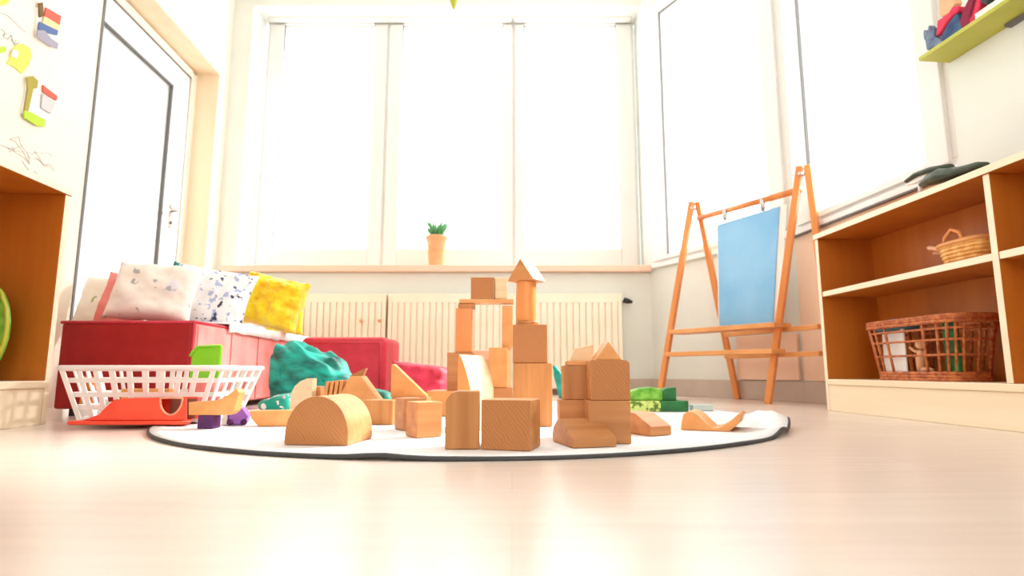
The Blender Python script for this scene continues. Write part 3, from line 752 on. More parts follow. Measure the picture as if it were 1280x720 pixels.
# ---------------- wooden blocks
GB = 'wooden building blocks on the round rug'
def rug_y(px, py): return atZ(px,py,RZ)
def block(label, cat='block', name='wooden_block', px=(0,10), top=None, Y=None, bot=None, z0=None, depth=.1, rot=0, m='beech', round_=None, poly=None, hgt=None, mfront='beech'):
    """front face between pixel columns px at distance Y; z0 = what it rests on"""
    if z0 is None: z0 = RZ
    if Y is None: Y = rug_y(px[0],bot).y
    mid=(top if top is not None else 450)
    A=atY(px[0],mid,Y); 
    # solve right end so the rotated front face still reaches px[1]
    a=R(rot); ca,sa=math.cos(a),math.sin(a)
    u1=(px[1]-640)/FPX
    lo,hi=.001,.6
    def scr(w):
        X=A.x+w*ca; y=Y+w*sa; return 640+FPX*X/(y*CP+((A.z-H))*SP)
    for _ in range(40):
        md=(lo+hi)/2
        if scr(md)<px[1]: lo=md
        else: hi=md
    w=lo
    z1 = atY(px[0],top,Y).z if top is not None else z0+hgt
    h = z1-z0
    b = BM()
    if poly: prism(b,[(x*w,z*h) for x,z in poly],0,depth)
    elif round_:
        rl,rr_=round_; pts=[(0,0),(w,0)]
        n=10
        if rr_: pts += [(w-rr_+rr_*math.cos(t), h-rr_+rr_*math.sin(t)) for t in [PI/2*i/n for i in range(n+1)]]
        else: pts.append((w,h))
        if rl: pts += [(rl-rl*math.sin(t), h-rl+rl*math.cos(t)) for t in [PI/2*i/n for i in range(n+1)]]
        else: pts.append((0,h))
        prism(b,pts,0,depth)
    else: box(b,0,w,0,depth,0,h)
    mats=[M[mfront if mfront!='beech' else m], M[m]]
    b.normal_update()
    for f in b.faces:
        f.material_index = 0 if abs(f.normal.y)>.9 else 1
    o = obj(name,b,mats,None,(A.x,Y,z0),a,bevel=.0028)
    tag(o,label,cat,GB)
    return o, z1, w, A.x, Y
halfdisc=[(0,0),(1,0)]+[(.5+.5*math.cos(t)*1, .15+.85*math.sin(t)**.9) for t in [PI*i/24 for i in range(0,25)]]
block('half-round wooden block standing at the front left of the rug',name='half_round_block',px=(358,437),top=495,bot=556,depth=.165,rot=-7,poly=halfdisc,m='beech_x',mfront='end')
block('upright wooden block with rounded top left corner, left of the front cube',px=(557,600),top=489,bot=562,depth=.075,rot=3,round_=(.032,.004),m='beech')
block('wooden cube with diagonal end grain, front centre of the rug',px=(601.5,663),top=499.5,bot=562,depth=.105,rot=-15,m='beech_pale_and_lit' if 0 else 'beech_x',mfront='end')
block('small wooden block turned corner-on, left of the rounded upright block',px=(522,553),top=503,bot=548,depth=.075,rot=34,m='beech_x')
# lying wedge
wedge=[(0,0),(.020,.0)] 
def wedge_block(label, px0, py, w, rot, prof, m='beech_x', z0=None, name='wedge_block'):
    P=rug_y(px0,py); b=BM(); prism(b,prof,0,w,axis='x')
    o=obj(name,b,[M[m]],None,(P.x,P.y,RZ),R(rot),bevel=.0028); tag(o,label,'block',GB); return o
wedge_block('low wedge block with pale sloping top lying in front of the central tower',716,560.5,.112,15,[(0,0),(0,.021),(.085,.062),(.115,.055),(.142,.035),(.150,.014),(.142,0)])
wedge_block('low wedge block with sloping top lying right of the two-column block house',814,545.5,.078,30,[(0,0),(0,.026),(.07,.060),(.13,.060),(.15,.03),(.14,0)])
b_=block('curved bridge block lying rightmost on the rug near the fold',name='curved_block',px=(850,904),top=514,bot=537,depth=.13,rot=-26,poly=[(0,0),(1.12,0),(1.34,.45),(1.42,.92),(1.36,1.0),(1.12,.50),(.90,.20),(.74,.14),(.62,.38),(.45,.78),(.32,.97),(.18,1),(.07,.82),(.02,.4)],m='easel_h')
# low block on the left, narrower foot
block('low boat-shaped wooden block left of the half-round block',px=(311,368),top=513,bot=533,depth=.06,rot=2,poly=[(0,.95),(.06,.5),(.22,0),(1,0),(1,1)],m='easel_h')

# --- two-column house (right cluster)
_,zA,_,_,_ = block('lower front block of the two-column block house, right of the tower',px=(735,788),top=501,bot=555,depth=.09,m='beech_x')
Yc=rug_y(735,555).y
block('upper block with rounded corner, under the triangle on the block house',px=(738,787),top=450,Y=Yc+.005,z0=zA,depth=.085,round_=(0,.012),m='beech_x',mfront='end')
zB=atY(738,450,Yc+.005).z
_,zC,_,_,_ = block('lower left block of the two-column block house, beside the tower',px=(699,735),top=500,Y=Yc+.09,depth=.08,m='beech_x')
_,zD,_,_,_ = block('upper left block of the block house, below the thin plank',px=(704,739),top=457,Y=Yc+.10,z0=zC,depth=.07,m='beech')
_,zE,_,_,_ = block('thin wooden plank on the left column of the block house',name='wooden_plank',px=(709,741),top=451,Y=Yc+.10,z0=zD,depth=.07,m='easel_h')
# long triangular roof; a pale slab stands for its lit left side
P=atY(744,450,Yc+.02); w_=atY(777,450,Yc+.02).x-P.x; h_=atY(760,427,Yc+.02).z-zB
b=BM(); prism(b,[(0,0),(w_,0),(w_/2,h_)],0,.10); o=obj('triangle_block',b,[M['easel_h']],None,(P.x,Yc+.012,zB),R(22)*0,bevel=.002)
tag(o,'small triangle block on top of the right column of the block house','block',GB)
P=atY(713,450,Yc+.115); b=BM(); w2=atY(743,450,Yc+.115).x-P.x; prism(b,[(0,0),(w2,0),(w2,h_*.95),(w2*.22,h_*.72)],0,.03); o=obj('wedge_block',b,[M['beech_pale_and_lit']],None,(P.x,Yc+.125,zE),0,bevel=.002)
tag(o,'pale slab standing for the lit roof side, on the thin plank of the block house','block',GB)

# --- central tower
Yt=1.93
_,zt1,wt1,xt1,_=block('tall lower block of the central tower, vertical grain',px=(641.5,690),top=454,Y=Yt,depth=.12,rot=0,m='beech')
_,zt2,wt2,xt2,_=block('dark cube in the middle of the central tower',px=(641,684),top=405.5,Y=Yt+.005,z0=zt1,depth=.105,m='beech_x',mfront='end')
cx=(atY(658,400,Yt+.05).x)
b=BM(); lathe(b,[(0,0),(.038,0),(.040,.003),(.040,.011),(.038,.014),(0,.014)],32); o=obj('wooden_disc',b,M['beech'],None,(cx+.004,Yt+.055,zt2),0,smooth=False,bevel=.001); tag(o,'thin wooden disc between dark cube and cylinder on the central tower','block',GB)
zc=zt2+.014; zc1=atY(658,352,Yt+.05).z
b=BM(); rr=.0345; lathe(b,[(0,0),(rr-.002,0),(rr,.002),(rr,zc1-zc-.002),(rr-.002,zc1-zc),(0,zc1-zc)],40); o=obj('wooden_cylinder',b,M['easel'],None,(cx,Yt+.055,zc),0,bevel=.001); tag(o,'upright wooden cylinder carrying the roof of the central tower','block',GB)
for p in o.data.polygons: p.use_smooth=True
# roof prism turned
zt=atY(658,324,Yt+.03).z
b=BM(); prism(b,[(-.052,0),(.052,0),(0,zt-zc1)],-.045,.045); o=obj('triangle_block',b,[M['beech_x']],None,(cx+.002,Yt+.055,zc1),R(-32),bevel=.002); tag(o,'triangular roof block on top of the central tower','block',GB)

# --- arch behind left of the tower
Ya=2.45
_,zm,_,_,_=block('low wide base block under the left leg of the arch',px=(533,611),top=489,Y=Ya-.08,depth=.22,m='easel_h')
_,zg1,_,_,_=block('square block carrying the left column of the wooden arch',px=(559,591),top=440.5,Y=Ya,z0=zm,depth=.10,m='beech_x')
_,zg2,_,_,_=block('left upright column of the tall wooden arch',name='wooden_column',px=(570,590),top=385,Y=Ya+.01,z0=zg1,depth=.068,m='easel')
_,zn_,_,_,_=block('small base block under the right leg of the arch',px=(614,641),top=485,Y=Ya-.04,depth=.14,m='beech_x')
_,zr1,_,_,_=block('upright block carrying the right column of the arch',px=(611,634),top=434.5,Y=Ya-.02,z0=zn_,depth=.11,rot=-8,m='easel_h')
_,zr2,_,_,_=block('right upright column of the tall wooden arch',name='wooden_column',px=(627.5,641),top=382,Y=Ya+.0,z0=zr1,depth=.068,m='easel_h')
_,zg3,_,_,_=block('flat cap on the left column of the arch',name='wooden_plank',px=(572.5,593),top=379,Y=Ya+.01,z0=zg2,depth=.07,m='beech')
lt=max(zg3,zr2)
A=atY(574,378,Ya); B2=atY(642,378,Ya)
b=BM(); box(b,0,B2.x-A.x,0,.075,0,.016); o=obj('wooden_plank',b,[M['easel_h']],None,(A.x,Ya,lt+.0005),0,bevel=.002); tag(o,'lintel plank bridging both columns of the tall wooden arch','block',GB)
zl=lt+.017
block('dark square block on the lintel at the top of the wooden arch',px=(588.5,618),top=346.5,Y=Ya+.0,z0=zl,depth=.075,rot=-2,m='beech_pale_and_lit',mfront='end')  # pale sides carry the light on the side face as colour
block('pale block standing for the lit right side of the dark square block on the lintel',px=(618.8,634),top=347,Y=Ya+.01,z0=zl,depth=.07,m='beech_pale_and_lit')  # added pale block paints the lit right face of its neighbour
_,zp,_,_,_=block('pale upright block seen through the opening of the arch',px=(588,613),top=450,Y=Ya+.18,depth=.08,m='beech_pale_and_lit')
block('short plank on the pale block seen through the arch',name='wooden_plank',px=(587,614),top=438,Y=Ya+.18,z0=zp,depth=.08,m='sill')
# --- curved slide block leaning right
P=rug_y(571,530)
Yh=1.80; A=atY(571,470,Yh); hh_=atY(571,443,Yh).z-RZ
b=BM(); prism(b,[(0,0),(0,hh_*.90),(.004,hh_),(.012,hh_*.975),(.024,hh_*.88),(.036,hh_*.76),(.046,hh_*.64),(.052,hh_*.54),(.052,0)],0,.115)
o=obj('curved_block',b,[M['beech_pale_and_lit']],None,(A.x+.002,Yh,RZ),R(-36),bevel=.002)
o.data.materials.append(M['easel_h'])
for f in o.data.polygons:
    if abs(f.normal.y)>.9 or f.normal.x<-.9: f.material_index=1  # pale slope against orange faces: the light is put into the colour
tag(o,'tall slide block with curved slope coloured as lit, between front blocks and the arch','block',GB)

# --- left middle group
_,z3,_,_,_=block('wooden block under the upright triangle, left of the tower group',px=(489,534),top=497,Y=2.12,depth=.10,m='beech_x')
A=atY(488,497,2.14); B3=atY(533,497,2.14); zt_=atY(490,455,2.14).z
b=BM(); ww=B3.x-A.x; prism(b,[(0,0),(ww,0),(ww,.006),(.008,zt_-z3),(0,zt_-z3)],0,.05); o=obj('triangle_block',b,[M['easel_h']],None,(A.x,2.14,z3),0,bevel=.002); tag(o,'right-angled triangle block standing upright left of the arch','block',GB)
block('wooden block behind the corner-on block, left one of the receding row',px=(505,532),top=498,Y=1.80,depth=.07,rot=34,m='beech_x')
block('dark low block between the trapezoid and the receding row of blocks',px=(452,491),top=500,Y=2.02,depth=.08,rot=-16,m='beech')
_,ztr,_,xtr,_=block('trapezoid wooden block with sloping right side behind the half-round block',name='trapezoid_block',px=(424,480),top=470,Y=2.30,depth=.09,poly=[(0,0),(1,0),(.97,.30),(.48,1),(.24,1),(.04,.55)],m='easel_h')
A=atY(437,469,2.34); b=BM(); prism(b,[(0,0),(.068,.031),(.055,0)],0,.03); o=obj('triangle_block',b,[M['beech']],None,(A.x,2.33,ztr),0,bevel=.001); tag(o,'thin brown triangle block resting on the trapezoid block','block',GB)
for i,px in enumerate((401,407,413,419)):
    A=atY(px,500,2.32); h=atY(px,477-i*.6,2.32).z-RZ; b=BM(); prism(b,[(0,0),(.013,0),(.030,h),(.017,h)],0,.07)
    o=obj('wooden_plank',b,[M['easel_h']],None,(A.x,2.32,RZ),0,bevel=.0015)
    tag(o,['first','second','third','fourth'][i]+' from left of four thin planks leaning towards the trapezoid block','block',GB)
block('small ochre block between the pale quarter-round and the leaning planks',px=(387,400),top=483,Y=2.36,depth=.06,m='beech')
block('pale quarter-round block standing behind the half-round block',name='quarter_round_block',px=(363,391),top=473,Y=2.30,depth=.05,poly=[(0,0),(1,0),(1,1),(.75,1),(.45,.93),(.2,.8),(.05,.62)],m='beech_pale_and_lit')

# --- purple toys and plank at left of the rug
P=rug_y(246,536)
Yq=P.y; w=atY(266,530,Yq).x-P.x; hq=atY(250,519,Yq).z-RZ
b=BM(); box(b,0,w,0,.05,0,hq); o=obj('painted_block',b,M['plum'],None,(P.x,Yq,RZ),0,bevel=.002); tag(o,'small dark purple block under the pointed plank at the rug edge','block',GB)
A=atY(235,519,Yq); pts=[(236,503),(272,501),(284,495),(296,486),(299,491),(293,514),(287,519),(236,519)]
pp=[(atY(x,y,Yq).x-A.x, atY(x,y,Yq).z-A.z) for x,y in pts]
b=BM(); prism(b,pp,0,.045); o=obj('pointed_plank',b,M['easel_h'],None,(A.x,Yq-.002,RZ+hq+.0005),0,bevel=.002); tag(o,'wooden plank with a raised pointed end balancing on the dark purple block','block',GB)
P=rug_y(284,532)
pr=thing('toy_car','light purple toy car with white front beside the dark purple block','toy',(P.x,P.y,RZ),R(16))
b=BM(); prism(b,[(0,.004),(.055,.004),(.062,.03),(.045,.055),(.006,.060)],0,.07); obj('body',b,M['purple'],pr,bevel=.004)
b=BM(); prism(b,[(-.020,.004),(-.001,.004),(-.001,.048),(-.012,.05)],.0,.06); obj('front',b,M['wcloth'],pr,bevel=.003)
b=BM(); prism(b,[(.0,.061),(.024,.061),(.020,.088),(.004,.088)],.02,.05); obj('cabin',b,M['wcloth'],pr,bevel=.003)
for x in (.008,.05):
    b=BM(); tube(b,[(x,-.004,.010),(x,.004,.010)],.010,14); obj('wheel',b,M['plum'],pr,smooth=True)

# --- green toys right back of rug
A=atZ(786,513,RZ); Yg=2.62
A=atY(783,512,Yg); B4=atY(835,512,Yg); C4=atY(861,512,Yg); z1=atY(800,501,Yg).z
lo=thing('picture_box','lime patterned flat box with dark green end, on rug right of the block house','box',(A.x,Yg,RZ))
b=BM(); box(b,0,B4.x-A.x-.03,0,.12,0,z1-RZ); obj('box_body',b,M['limepat'],lo,bevel=.003)
b=BM(); box(b,B4.x-A.x-.03,C4.x-A.x,0,.12,0,z1-RZ); obj('box_end',b,M['dgreen'],lo,bevel=.003)
Yg2=Yg+.02; A=atY(785,500,Yg2); B4=atY(829,500,Yg2); C4=atY(846,500,Yg2); z2=atY(815,484,Yg2).z-z1
up=thing('green_bag','shiny bright green packet with dark green end lying on the lime patterned box','packet',(A.x,Yg2,z1))
w=B4.x-A.x; b=BM(); prism(b,[(0,0),(w,0),(w,z2*.85),(w*.7,z2),(w*.35,z2*.9),(0,z2*.6)],0,.09); obj('packet_body',b,M['green'],up,bevel=.006)
b=BM(); prism(b,[(w,0),(C4.x-A.x,0),(C4.x-A.x,z2),(w+.01,z2*.9),(w,z2*.7)],0,.09); obj('packet_end',b,M['dgreen'],up,bevel=.004)
A=atY(866,513,2.66); B4=atY(892,513,2.66); b=BM(); box(b,0,B4.x-A.x,0,.06,0,.028); o=obj('plastic_block',b,M['palegrey'],None,(A.x,2.66,RZ),0,bevel=.004); tag(o,'pale grey-green flat block on the rug right of the green boxes','block')
# teal strip
A=atY(692,456,2.3)
b=BM(); pts=[(.012,.13),(.0,.20),(.006,.205)]
tl=[atY(x,y,2.3)-Vector((A.x,2.3,0)) for x,y in ((705,512),(703,497),(701,482),(697,468),(693,457))]
tl[0].z=RZ+.004
tube(b,tl,[.010,.014,.017,.016,.008],10,flat=1); o=obj('cloth_strip',b,M['teal'],None,(A.x,2.3,0),0,smooth=True); tag(o,'narrow teal fabric tail standing between central tower and block house','cloth')

# ---------------- sofa
SFY=2.46; sx0=atY(72,450,SFY).x; sx1=atY(241,450,SFY).x; sh=atY(150,401,SFY).z
so=thing('bench_sofa','low red bench sofa along the left wall with quilted side coloured as sunlit red, piled with cushions','sofa',(sx0,SFY,0),0)
sw=sx1-sx0; SLn=1.75; shear=-.058
def sbox(b,x0,x1,y0,y1,z0,z1):
    box(b,x0,x1,y0,y1,z0,z1,T=Matrix(((1,shear,0,0),(0,1,0,0),(0,0,1,0),(0,0,0,1))))
b=BM(); sbox(b,0,sw-.012,0,SLn,.03,sh-.006); obj('seat_base',b,M['red'],so,bevel=.012,seg=3)
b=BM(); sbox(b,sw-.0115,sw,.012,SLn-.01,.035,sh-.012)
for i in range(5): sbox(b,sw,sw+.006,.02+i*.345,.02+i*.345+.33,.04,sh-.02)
obj('side_panel',b,M['coral'],so,bevel=.005)  # sunlight on the red side is put into the colour as coral
b=BM(); tube(b,[(0,0,sh-.006),(sw-.005,0,sh-.006),(sw-.005+shear*SLn,SLn,sh-.006)],.007,8); tube(b,[(sw-.005,0,.03),(sw-.005,0,sh-.006)],.006,8); obj('piping',b,M['red2'],so,smooth=True)
for fx,fy in ((.06,.06),(sw-.08,.06),(.0,SLn-.08),(sw-.16,SLn-.08)):
    b=BM(); box(b,fx-.02,fx+.02,fy-.02,fy+.02,0,.03); obj('foot',b,M['black'],so)
# quilt lying along the bench top
b=BM(); n1_,n2_=10,34; V=[]
for i in range(n1_+1):
    row=[]
    for j in range(n2_+1):
        y=.30+j/n2_*1.42; x=sw-.42+i/n1_*.435+shear*y; z=.012+.007*noise.noise(Vector((x*9,y*9,1)))+.004*math.sin(y*38)*math.sin(i/n1_*9)
        z+=.004
        if i>=n1_-1: x=sw+.014+shear*y
        if i==n1_: z-=.045
        row.append(b.verts.new((x,y,sh+z)))
    V.append(row)
for i in range(n1_):
    for j in range(n2_): b.faces.new((V[i][j],V[i+1][j],V[i+1][j+1],V[i][j+1]))
q=obj('quilt',b,M['quilt'],None,(sx0,SFY,0),0,smooth=True); sm=q.modifiers.new('solid','SOLIDIFY'); sm.thickness=.008; sm.offset=1
tag(q,'thin white and pink quilt spread on the red bench under the cushions','blanket')

def cushion(name,label,m,c,w,h,t,rot,amp=.004,seed=0,group='cushions on the red bench',cat='cushion',nz=26,fl=6,puff=.5):
    """pillow in local xz plane, thickness along y; bottom edge at z=0 of location"""
    b=BM(); G={}
    for s in (1,-1):
        for i in range(nz+1):
            for j in range(nz+1):
                u=-1+2*i/nz; v=-1+2*j/nz
                if s==-1 and (i in (0,nz) or j in (0,nz)): G[(s,i,j)]=G[(1,i,j)]; continue
                pin=1-.07*(1-abs(u)**2)*abs(v)**3-.0; pin2=1-.07*(1-abs(v)**2)*abs(u)**3
                x=u*w/2*pin2; z=v*h/2*pin
                th=t/2*((1-u**4)*(1-v**4))**puff
                n_=noise.noise(Vector((x*fl*2+seed,s*3.0,z*fl*2)))*amp*2 + noise.noise(Vector((x*fl*6+seed,s*3.0,z*fl*6)))*amp*.7
                y=s*th + (n_ if th>.001 else n_*.3)
                G[(s,i,j)]=b.verts.new((x,y,z+h/2))
    for s in (1,-1):
        for i in range(nz):
            for j in range(nz):
                f=[G[(s,i,j)],G[(s,i+1,j)],G[(s,i+1,j+1)],G[(s,i,j+1)]]
                b.faces.new(f if s==-1 else f[::-1])
    o=obj(name,b,m,None,c,0,smooth=True); o.rotation_euler=rot; tag(o,label,cat,group)
    return o
def seat(px,Y): return atY(px,401,Y).x
cushion('cushion','small cream cushion with green motifs, leftmost on the red bench',M['pat_dots'],(seat(113,2.98)+.005,3.02,sh+.006),.29,.29,.10,(R(-12),R(4),R(-6)),seed=1)
cushion('cushion','large pale cushion with faint grey motifs near the front of the red bench',M['pat_pale'],(seat(185,2.68),2.66,sh+.012),.37,.30,.13,(R(-20),R(4),R(12)),amp=.009,seed=4)
cushion('cushion','salmon pink cushion peeping out between the cream and large pale cushions',M['coral'],(seat(151,2.86)-.02,2.86,sh+.006),.25,.28,.07,(R(-12),R(6),R(0)),seed=8)
cushion('cushion','white cushion with navy blue and black motifs in the middle of the bench',M['pat_blue'],(seat(251,3.18),3.17,sh+.050),.44,.34,.12,(R(-20),R(9),R(10)),amp=.010,seed=12)
cushion('cushion','teal cushion corner showing between the pale and navy patterned cushions',M['teal'],(seat(214,3.30)-.01,3.31,sh+.045),.26,.385,.06,(R(-14),R(12),R(6)),amp=.006,seed=15)
yc=cushion('cushion','bright yellow shaggy cushion at the far right end of the red bench',M['yellow'],(seat(326,3.50)+.00,3.52,sh+.052),.40,.33,.22,(R(-14),R(12),R(-4)),amp=.022,seed=21,fl=9,nz=44)
cushion('cushion','yellow-green cushion corner sticking out right of the yellow shaggy cushion',M['yellow2'],(seat(350,3.76)+.02,3.78,sh+.018),.24,.25,.06,(R(-8),0,R(4)),seed=31)

# red cube
RY=3.62; a=atY(374,460,RY); c=atY(482,460,RY); rh=atY(430,421,RY).z
rc=thing('foam_seat_cube','crimson upholstered seat cube with piped edge in front of the radiator cover','seat',(a.x,RY,0))
w=c.x-a.x; b=BM(); box(b,0,w,0,.45,0,rh); obj('cube_body',b,M['red2'],rc,bevel=.035,seg=4)
b=BM(); e=.035; tube(b,[(e,-.003,.03),(e,-.003,rh-e),(w-e,-.003,rh-e),(w-e,-.003,.03)],.007,8); obj('piping',b,M['red2'],rc,smooth=True)
# crimson floor cushion
a=atY(521,480,3.45); zt_=atY(500,456,3.45).z
fc=cushion('floor_cushion','slumped crimson floor cushion behind the upright triangle block',M['crimson'],(a.x+.0,3.50,.01),.38,zt_,.26,(R(-12),R(7),R(4)),amp=.014,seed=40,group='floor cushions',fl=5)
# teal velvet floor cushion
a=atY(388,480,3.0); zt_=atY(380,425,3.02).z
def teal_cushion():
    b=BM(); nz=60; w,h,t=.43,.40,.24
    bmesh.ops.create_icosphere(b,subdivisions=5,radius=1)
    for v in b.verts:
        x,y,z=v.co
        p=.7
        x=math.copysign(abs(x)**p,x); y=math.copysign(abs(y)**.9,y); z=math.copysign(abs(z)**p,z)
        f=1+.10*math.sin((z*5.2+x*2.4+noise.noise(Vector((x*2,y*2,z*2)))*1.8)*2.2)+.07*noise.noise(Vector((x*2.2+5,y*2.2,z*2.2)))
        v.co=Vector((x*w/2*(1+.06*(f-1)),y*t/2*f,z*h/2*f))
        v.co.z += -.42*(v.co.x+.0) if v.co.z>0 else 0
        v.co.z=max(v.co.z,-h*.44)+h*.44
    o=obj('floor_cushion',b,M['teal'],None,(a.x-.0,3.04,0),R(6),smooth=True); tag(o,'large folded teal velvet cushion on the floor against the bench side','cushion','floor cushions')
    zm_=max(v.co.z for v in o.data.vertices); s_=zt_/zm_
    for v in o.data.vertices: v.co.z*=s_
teal_cushion()
blob('cloth','teal floral cloth crumpled on the rug left of the pale quarter-round block','cloth',M['pat_floral'],(atY(353,500,2.75).x,2.75,RZ),0,.085,.06,.045,.45,3,5)
blob('cloth','small teal cloth heap between the trapezoid block and upright triangle','cloth',M['teal'],(atY(472,490,2.65).x,2.65,RZ),0,.075,.05,.062,.35,9,5)
blob('cloth','grey-green crumpled cloth scrap beside the crimson floor cushion','cloth',M['pat_floral'],(atY(550,490,3.0).x,3.0,RZ),0,.05,.05,.045,.45,14,4)

# ---------------- laundry basket
KY=2.0
def laundry():
    tl_=atY(69,459,KY-.0); tr=atY(275,459,KY); bl=atY(97,531,KY+.03); br=atY(256,531,KY+.03)
    zt=tl_.z-.0145; cx=(tl_.x+tr.x)/2; hw=(tr.x-tl_.x)/2; hb=(br.x-bl.x)/2*1.0; D=.36
    t=thing('laundry_basket','white plastic lattice laundry basket on the floor in front of the red sofa','basket',(cx,KY+D/2,.0145))
    def rr(hx,hy,z,r=.05,n=7):
        pts=[]
        for qx,qy,a0 in ((1,-1,-PI/2),(1,1,0),(-1,1,PI/2),(-1,-1,PI)):
            for i in range(n): 
                an=a0+PI/2*i/(n-1); pts.append((qx*(hx-r)+r*math.cos(an), qy*(hy-r)+r*math.sin(an), z))
        return pts
    hyT,hyB=D/2,D/2-.035
    def hx(k): return hb+(hw-hb)*k
    def hy(k): return hyB+(hyT-hyB)*k
    b=BM(); tube(b,rr(hx(1)+.006,hy(1)+.006,zt-.002),.009,8,close=True); obj('rim',b,M['pvc'],t,smooth=True)
    b=BM(); prism(b,[(p[0],p[1]) for p in rr(hb,hyB,0)],.0,.006,axis='z')
    tube(b,rr(hb,hyB,.010),.008,8,close=True)
    obj('basket_floor',b,M['pvc'],t)
    b=BM()
    for k in (.27,.50,.76,.97): 
        pts=rr(hx(k),hy(k),zt*k); 
        for s_ in (1,): 
            A=[b.verts.new((p[0],p[1],p[2]-.008)) for p in pts]; B=[b.verts.new((p[0],p[1],p[2]+.008)) for p in pts]; n=len(pts)
            for i in range(n): b.faces.new((A[i],A[(i+1)%n],B[(i+1)%n],B[i]))
    def strip(x0,y0,x1,y1,w,ax):
        dx,dy=(w/2,0) if ax=='x' else (0,w/2)
        q=[b.verts.new(v) for v in ((x0-dx,y0-dy,.0),(x0+dx,y0+dy,.0),(x1+dx,y1+dy,zt),(x1-dx,y1-dy,zt))]; b.faces.new(q)
    n=9
    for i in range(n+1):
        u=-1+2*i/n; u*= .93
        for s_ in (-1,1): strip(u*hb,s_*hyB,u*hw,s_*hyT,.017,'x')
    for i in range(6):
        u=(-1+2*i/5)*.86
        for s_ in (-1,1): strip(s_*hb,u*hyB,s_*hw,u*hyT,.017,'y')
    o=obj('lattice',b,M['pvc'],t); sm=o.modifiers.new('solid','SOLIDIFY'); sm.thickness=.005; sm.offset=0
    return cx,hw,D,zt
bx,bhw,BD,bzt=laundry()
a=atY(253,440,KY+.2)
gtoy=thing('plastic_toy','lime green plastic toy plate sticking up at the right of the laundry basket','toy',(a.x,KY+.22,.150))
h1=atY(253,432,KY+.22).z-.150
b = BM(); prism(b,[(-.05,0),(.06,0),(.055,.128),(-.035,.128)],-.03,.05); o=obj('toy_brick',b,M['coral'],None,(a.x,KY+.22,.0215),0,bevel=.005); tag(o,'coral red toy brick below the lime plate inside the laundry basket','toy')
b=BM(); wv=.055; pts=[(-wv,0),(wv,0),(wv+.004,h1),(-.03,h1-.006),(-wv+.005,h1-.028)]; prism(b,pts,0,.018); obj('plate',b,M['lime'],gtoy,bevel=.004)
b=BM(); tube(b,[(-wv,-.003,h1-.04),(-wv+.008,-.003,h1-.025),(-.03,-.003,h1-.004),(wv+.004,-.003,h1)],.005,8); obj('edge',b,M['lime'],gtoy,smooth=True)
a=atY(106,520,KY+.09); b=BM(); box(b,-.022,.022,0,.04,0,.045); o=obj('toy_brick',b,M['wcloth'],None,(a.x,KY+.09,.0215),R(10),bevel=.004); tag(o,'small white toy brick at the left inside the laundry basket','toy')
a=atY(86,490,KY+.14); b=BM(); prism(b,[(-.02,0),(.02,0),(.026,.14),(-.01,.15)],0,.03); o=obj('toy_brick',b,M['easel'],None,(a.x+.05,KY+.15,.0215),0,bevel=.003); tag(o,'upright orange wooden toy at the left inside the laundry basket','toy')
a=atY(180,505,KY+.2); b=BM(); box(b,-.09,.09,0,.05,0,.10); o=obj('toy_brick',b,M['easel_h'],None,(a.x,KY+.2,.0215),0,bevel=.003); tag(o,'long ochre wooden toy lying in the middle of the laundry basket','toy')
# red scoop in front of it
DY=1.80
d0=atZ(82,537,0); DY=d0.y+.0
def dx(px,py,Y=None): v=atY(px,py,Y or DY); return (v.x-d0.x, v.z-.0145)
du=thing('toy_scoop','orange-red plastic toy scoop lying in front of the white laundry basket','toy',(d0.x,DY,.0145))
b=BM(); w=atY(230,530,DY).x-d0.x
prism(b,[(0,0),(w*.97,0),(w,.02),(w*.80,.05),(w*.1,.04)],.0,.014,axis='z'); 
b.free(); b=BM()
prism(b,[(0,.0),(w*.45,-.006),(w*.97,.006),(w,.03),(w*.93,.10),(w*.06,.10)],0,.013,axis='z'); obj('base_lip',b,M['orange_red'],du,bevel=.004)
pts=[dx(98,530),dx(118,519),dx(128,509),dx(138,500),dx(150,498.5),dx(198,497.5)]
cxp,cyp=dx(211,499); rx=dx(225,499)[0]-cxp
rz_=cyp-dx(211,519)[1]
pts+=[(cxp-rx*math.cos(t), cyp-rz_*math.sin(t)) for t in [PI*i/14 for i in range(15)]]
pts+=[dx(229,498),dx(229,527)]
pts=[(x,max(z,.0135)) for x,z in pts]
b=BM(); prism(b,pts,.016,.024); obj('front_wall',b,M['orange_red'],du,bevel=.002)
b=BM(); prism(b,[(x,z) for x,z in pts[:6]]+[dx(229,497.5),(dx(229,527)[0],.0135)],.085,.093); obj('back_wall',b,M['orange_red'],du,bevel=.002)
pp=pts[:6]; b=BM()
poly=[(x,z-.005) for x,z in pp][::-1]; prism(b,pp+poly,.024,.085); obj('hood',b,M['orange_red'],du)
b=BM(); tube(b,[(cxp-rx*math.cos(t),.015,cyp-rz_*math.sin(t)) for t in [PI*i/14 for i in range(15)]]+[(cxp+rx,.015,cyp+.003),(cxp,.015,cyp+.004),(cxp-rx,.015,cyp+.003)],.0035,6,close=True); obj('opening_rim',b,M['salmon'],du,smooth=True)
b=BM(); box(b,dx(196,500)[0],dx(229,500)[0],.078,.0845,.014,cyp-.002); obj('inner_wall',b,M['hole'],du)

# ---------------- hanging ornament
q=atY(567,13,3.6); top_=atY(567,-30,3.6)
ho=thing('hanging_ornament','pale lime paper drop hanging from the ceiling in front of middle window','decoration',(q.x,3.6,q.z))
b=BM(); lathe(b,[(0,0),(.012,.02),(.026,.07),(.032,.12),(.026,.17),(.010,.21),(0,.22)],20); obj('drop',b,M['limeshelf'],ho,smooth=True)
b=BM(); tube(b,[(0,0,.22),(0,0,CH-q.z)],.0015,5); obj('string',b,M['paper'],ho)

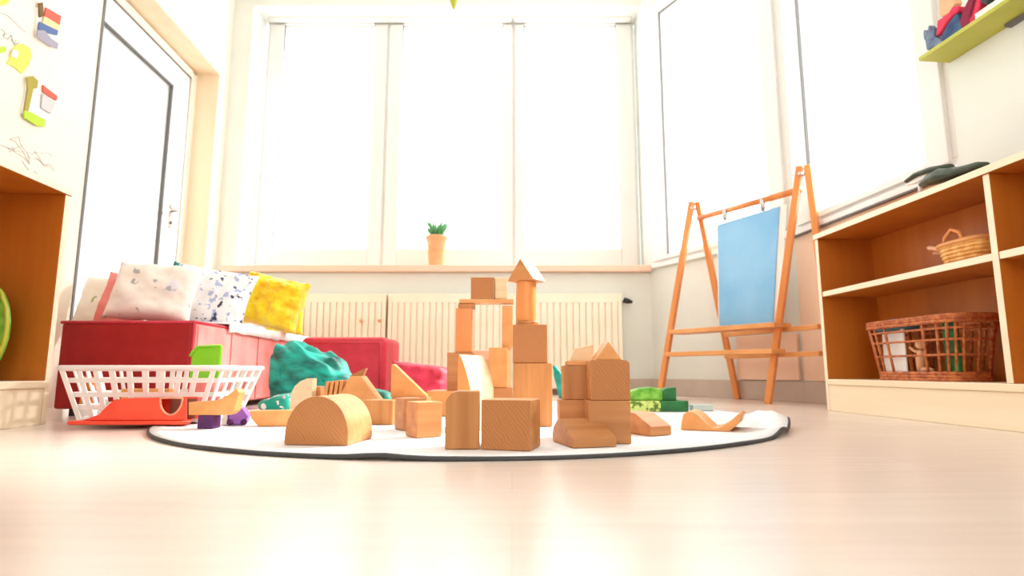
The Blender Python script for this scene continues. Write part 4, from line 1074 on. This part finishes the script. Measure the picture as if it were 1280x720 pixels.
# ------------------------------------------------------------------ light
w=bpy.data.worlds.new('World'); SC.world=w; w.use_nodes=True
bg=w.node_tree.nodes['Background']; bg.inputs[0].default_value=(.97,.985,1.0,1); bg.inputs[1].default_value=4.4
sun=bpy.data.lights.new('Sun','SUN'); sun.energy=12; sun.angle=R(12); sun.color=(1,.97,.92)
so_=bpy.data.objects.new('Sun',sun); COL.objects.link(so_)
so_.rotation_euler=Vector((-.80,-.42,-.62)).to_track_quat('-Z','Y').to_euler()

# ------------------------------------------------------------------ camera
cam=bpy.data.cameras.new('Camera'); co=bpy.data.objects.new('Camera',cam); COL.objects.link(co)
cam.sensor_width=36; cam.lens=FPX/1280*36; cam.clip_start=.02
co.location=(0,0,H); co.rotation_euler=(PI/2+PITCH,0,0)
cam.dof.use_dof=True; cam.dof.focus_distance=1.65; cam.dof.aperture_fstop=3.2
SC.camera=co
def portal(name, M_, cx, cz, sx, sz):
    l=bpy.data.lights.new(name,'AREA'); l.shape='RECTANGLE'; l.size=sx; l.size_y=sz; l.cycles.is_portal=True
    o=bpy.data.objects.new(name,l); COL.objects.link(o)
    o.matrix_world = M_ @ Matrix.Translation((cx,.10,cz)) @ Matrix.Rotation(-PI/2,4,'X')
portal('window_portal', Tb, (fl+1.12)/2, (sill_z+head)/2, 1.12-fl, head-sill_z)
portal('window_portal', T1, l1/2, (sill_z+bz1+.14)/2, l1, bz1+.14-sill_z)
portal('window_portal', T2, wend/2, (sill_z+bz1+.14)/2, wend, bz1+.14-sill_z)
portal('window_portal', Matrix.Translation((0,-2.3,0)) @ Matrix.Rotation(PI,4,'Z'), -.1, 1.8, 2.8, 1.6)  # portal for the added rear opening
vs=SC.view_settings; vs.view_transform='Standard'; vs.look='None'; vs.gamma=1; vs.exposure=.07; vs.use_curve_mapping=False
SC.cycles.max_bounces=10; SC.cycles.diffuse_bounces=6; SC.cycles.glossy_bounces=4; SC.cycles.transparent_max_bounces=12
SC.cycles.sample_clamp_indirect=6
SC.cycles.use_denoising=True
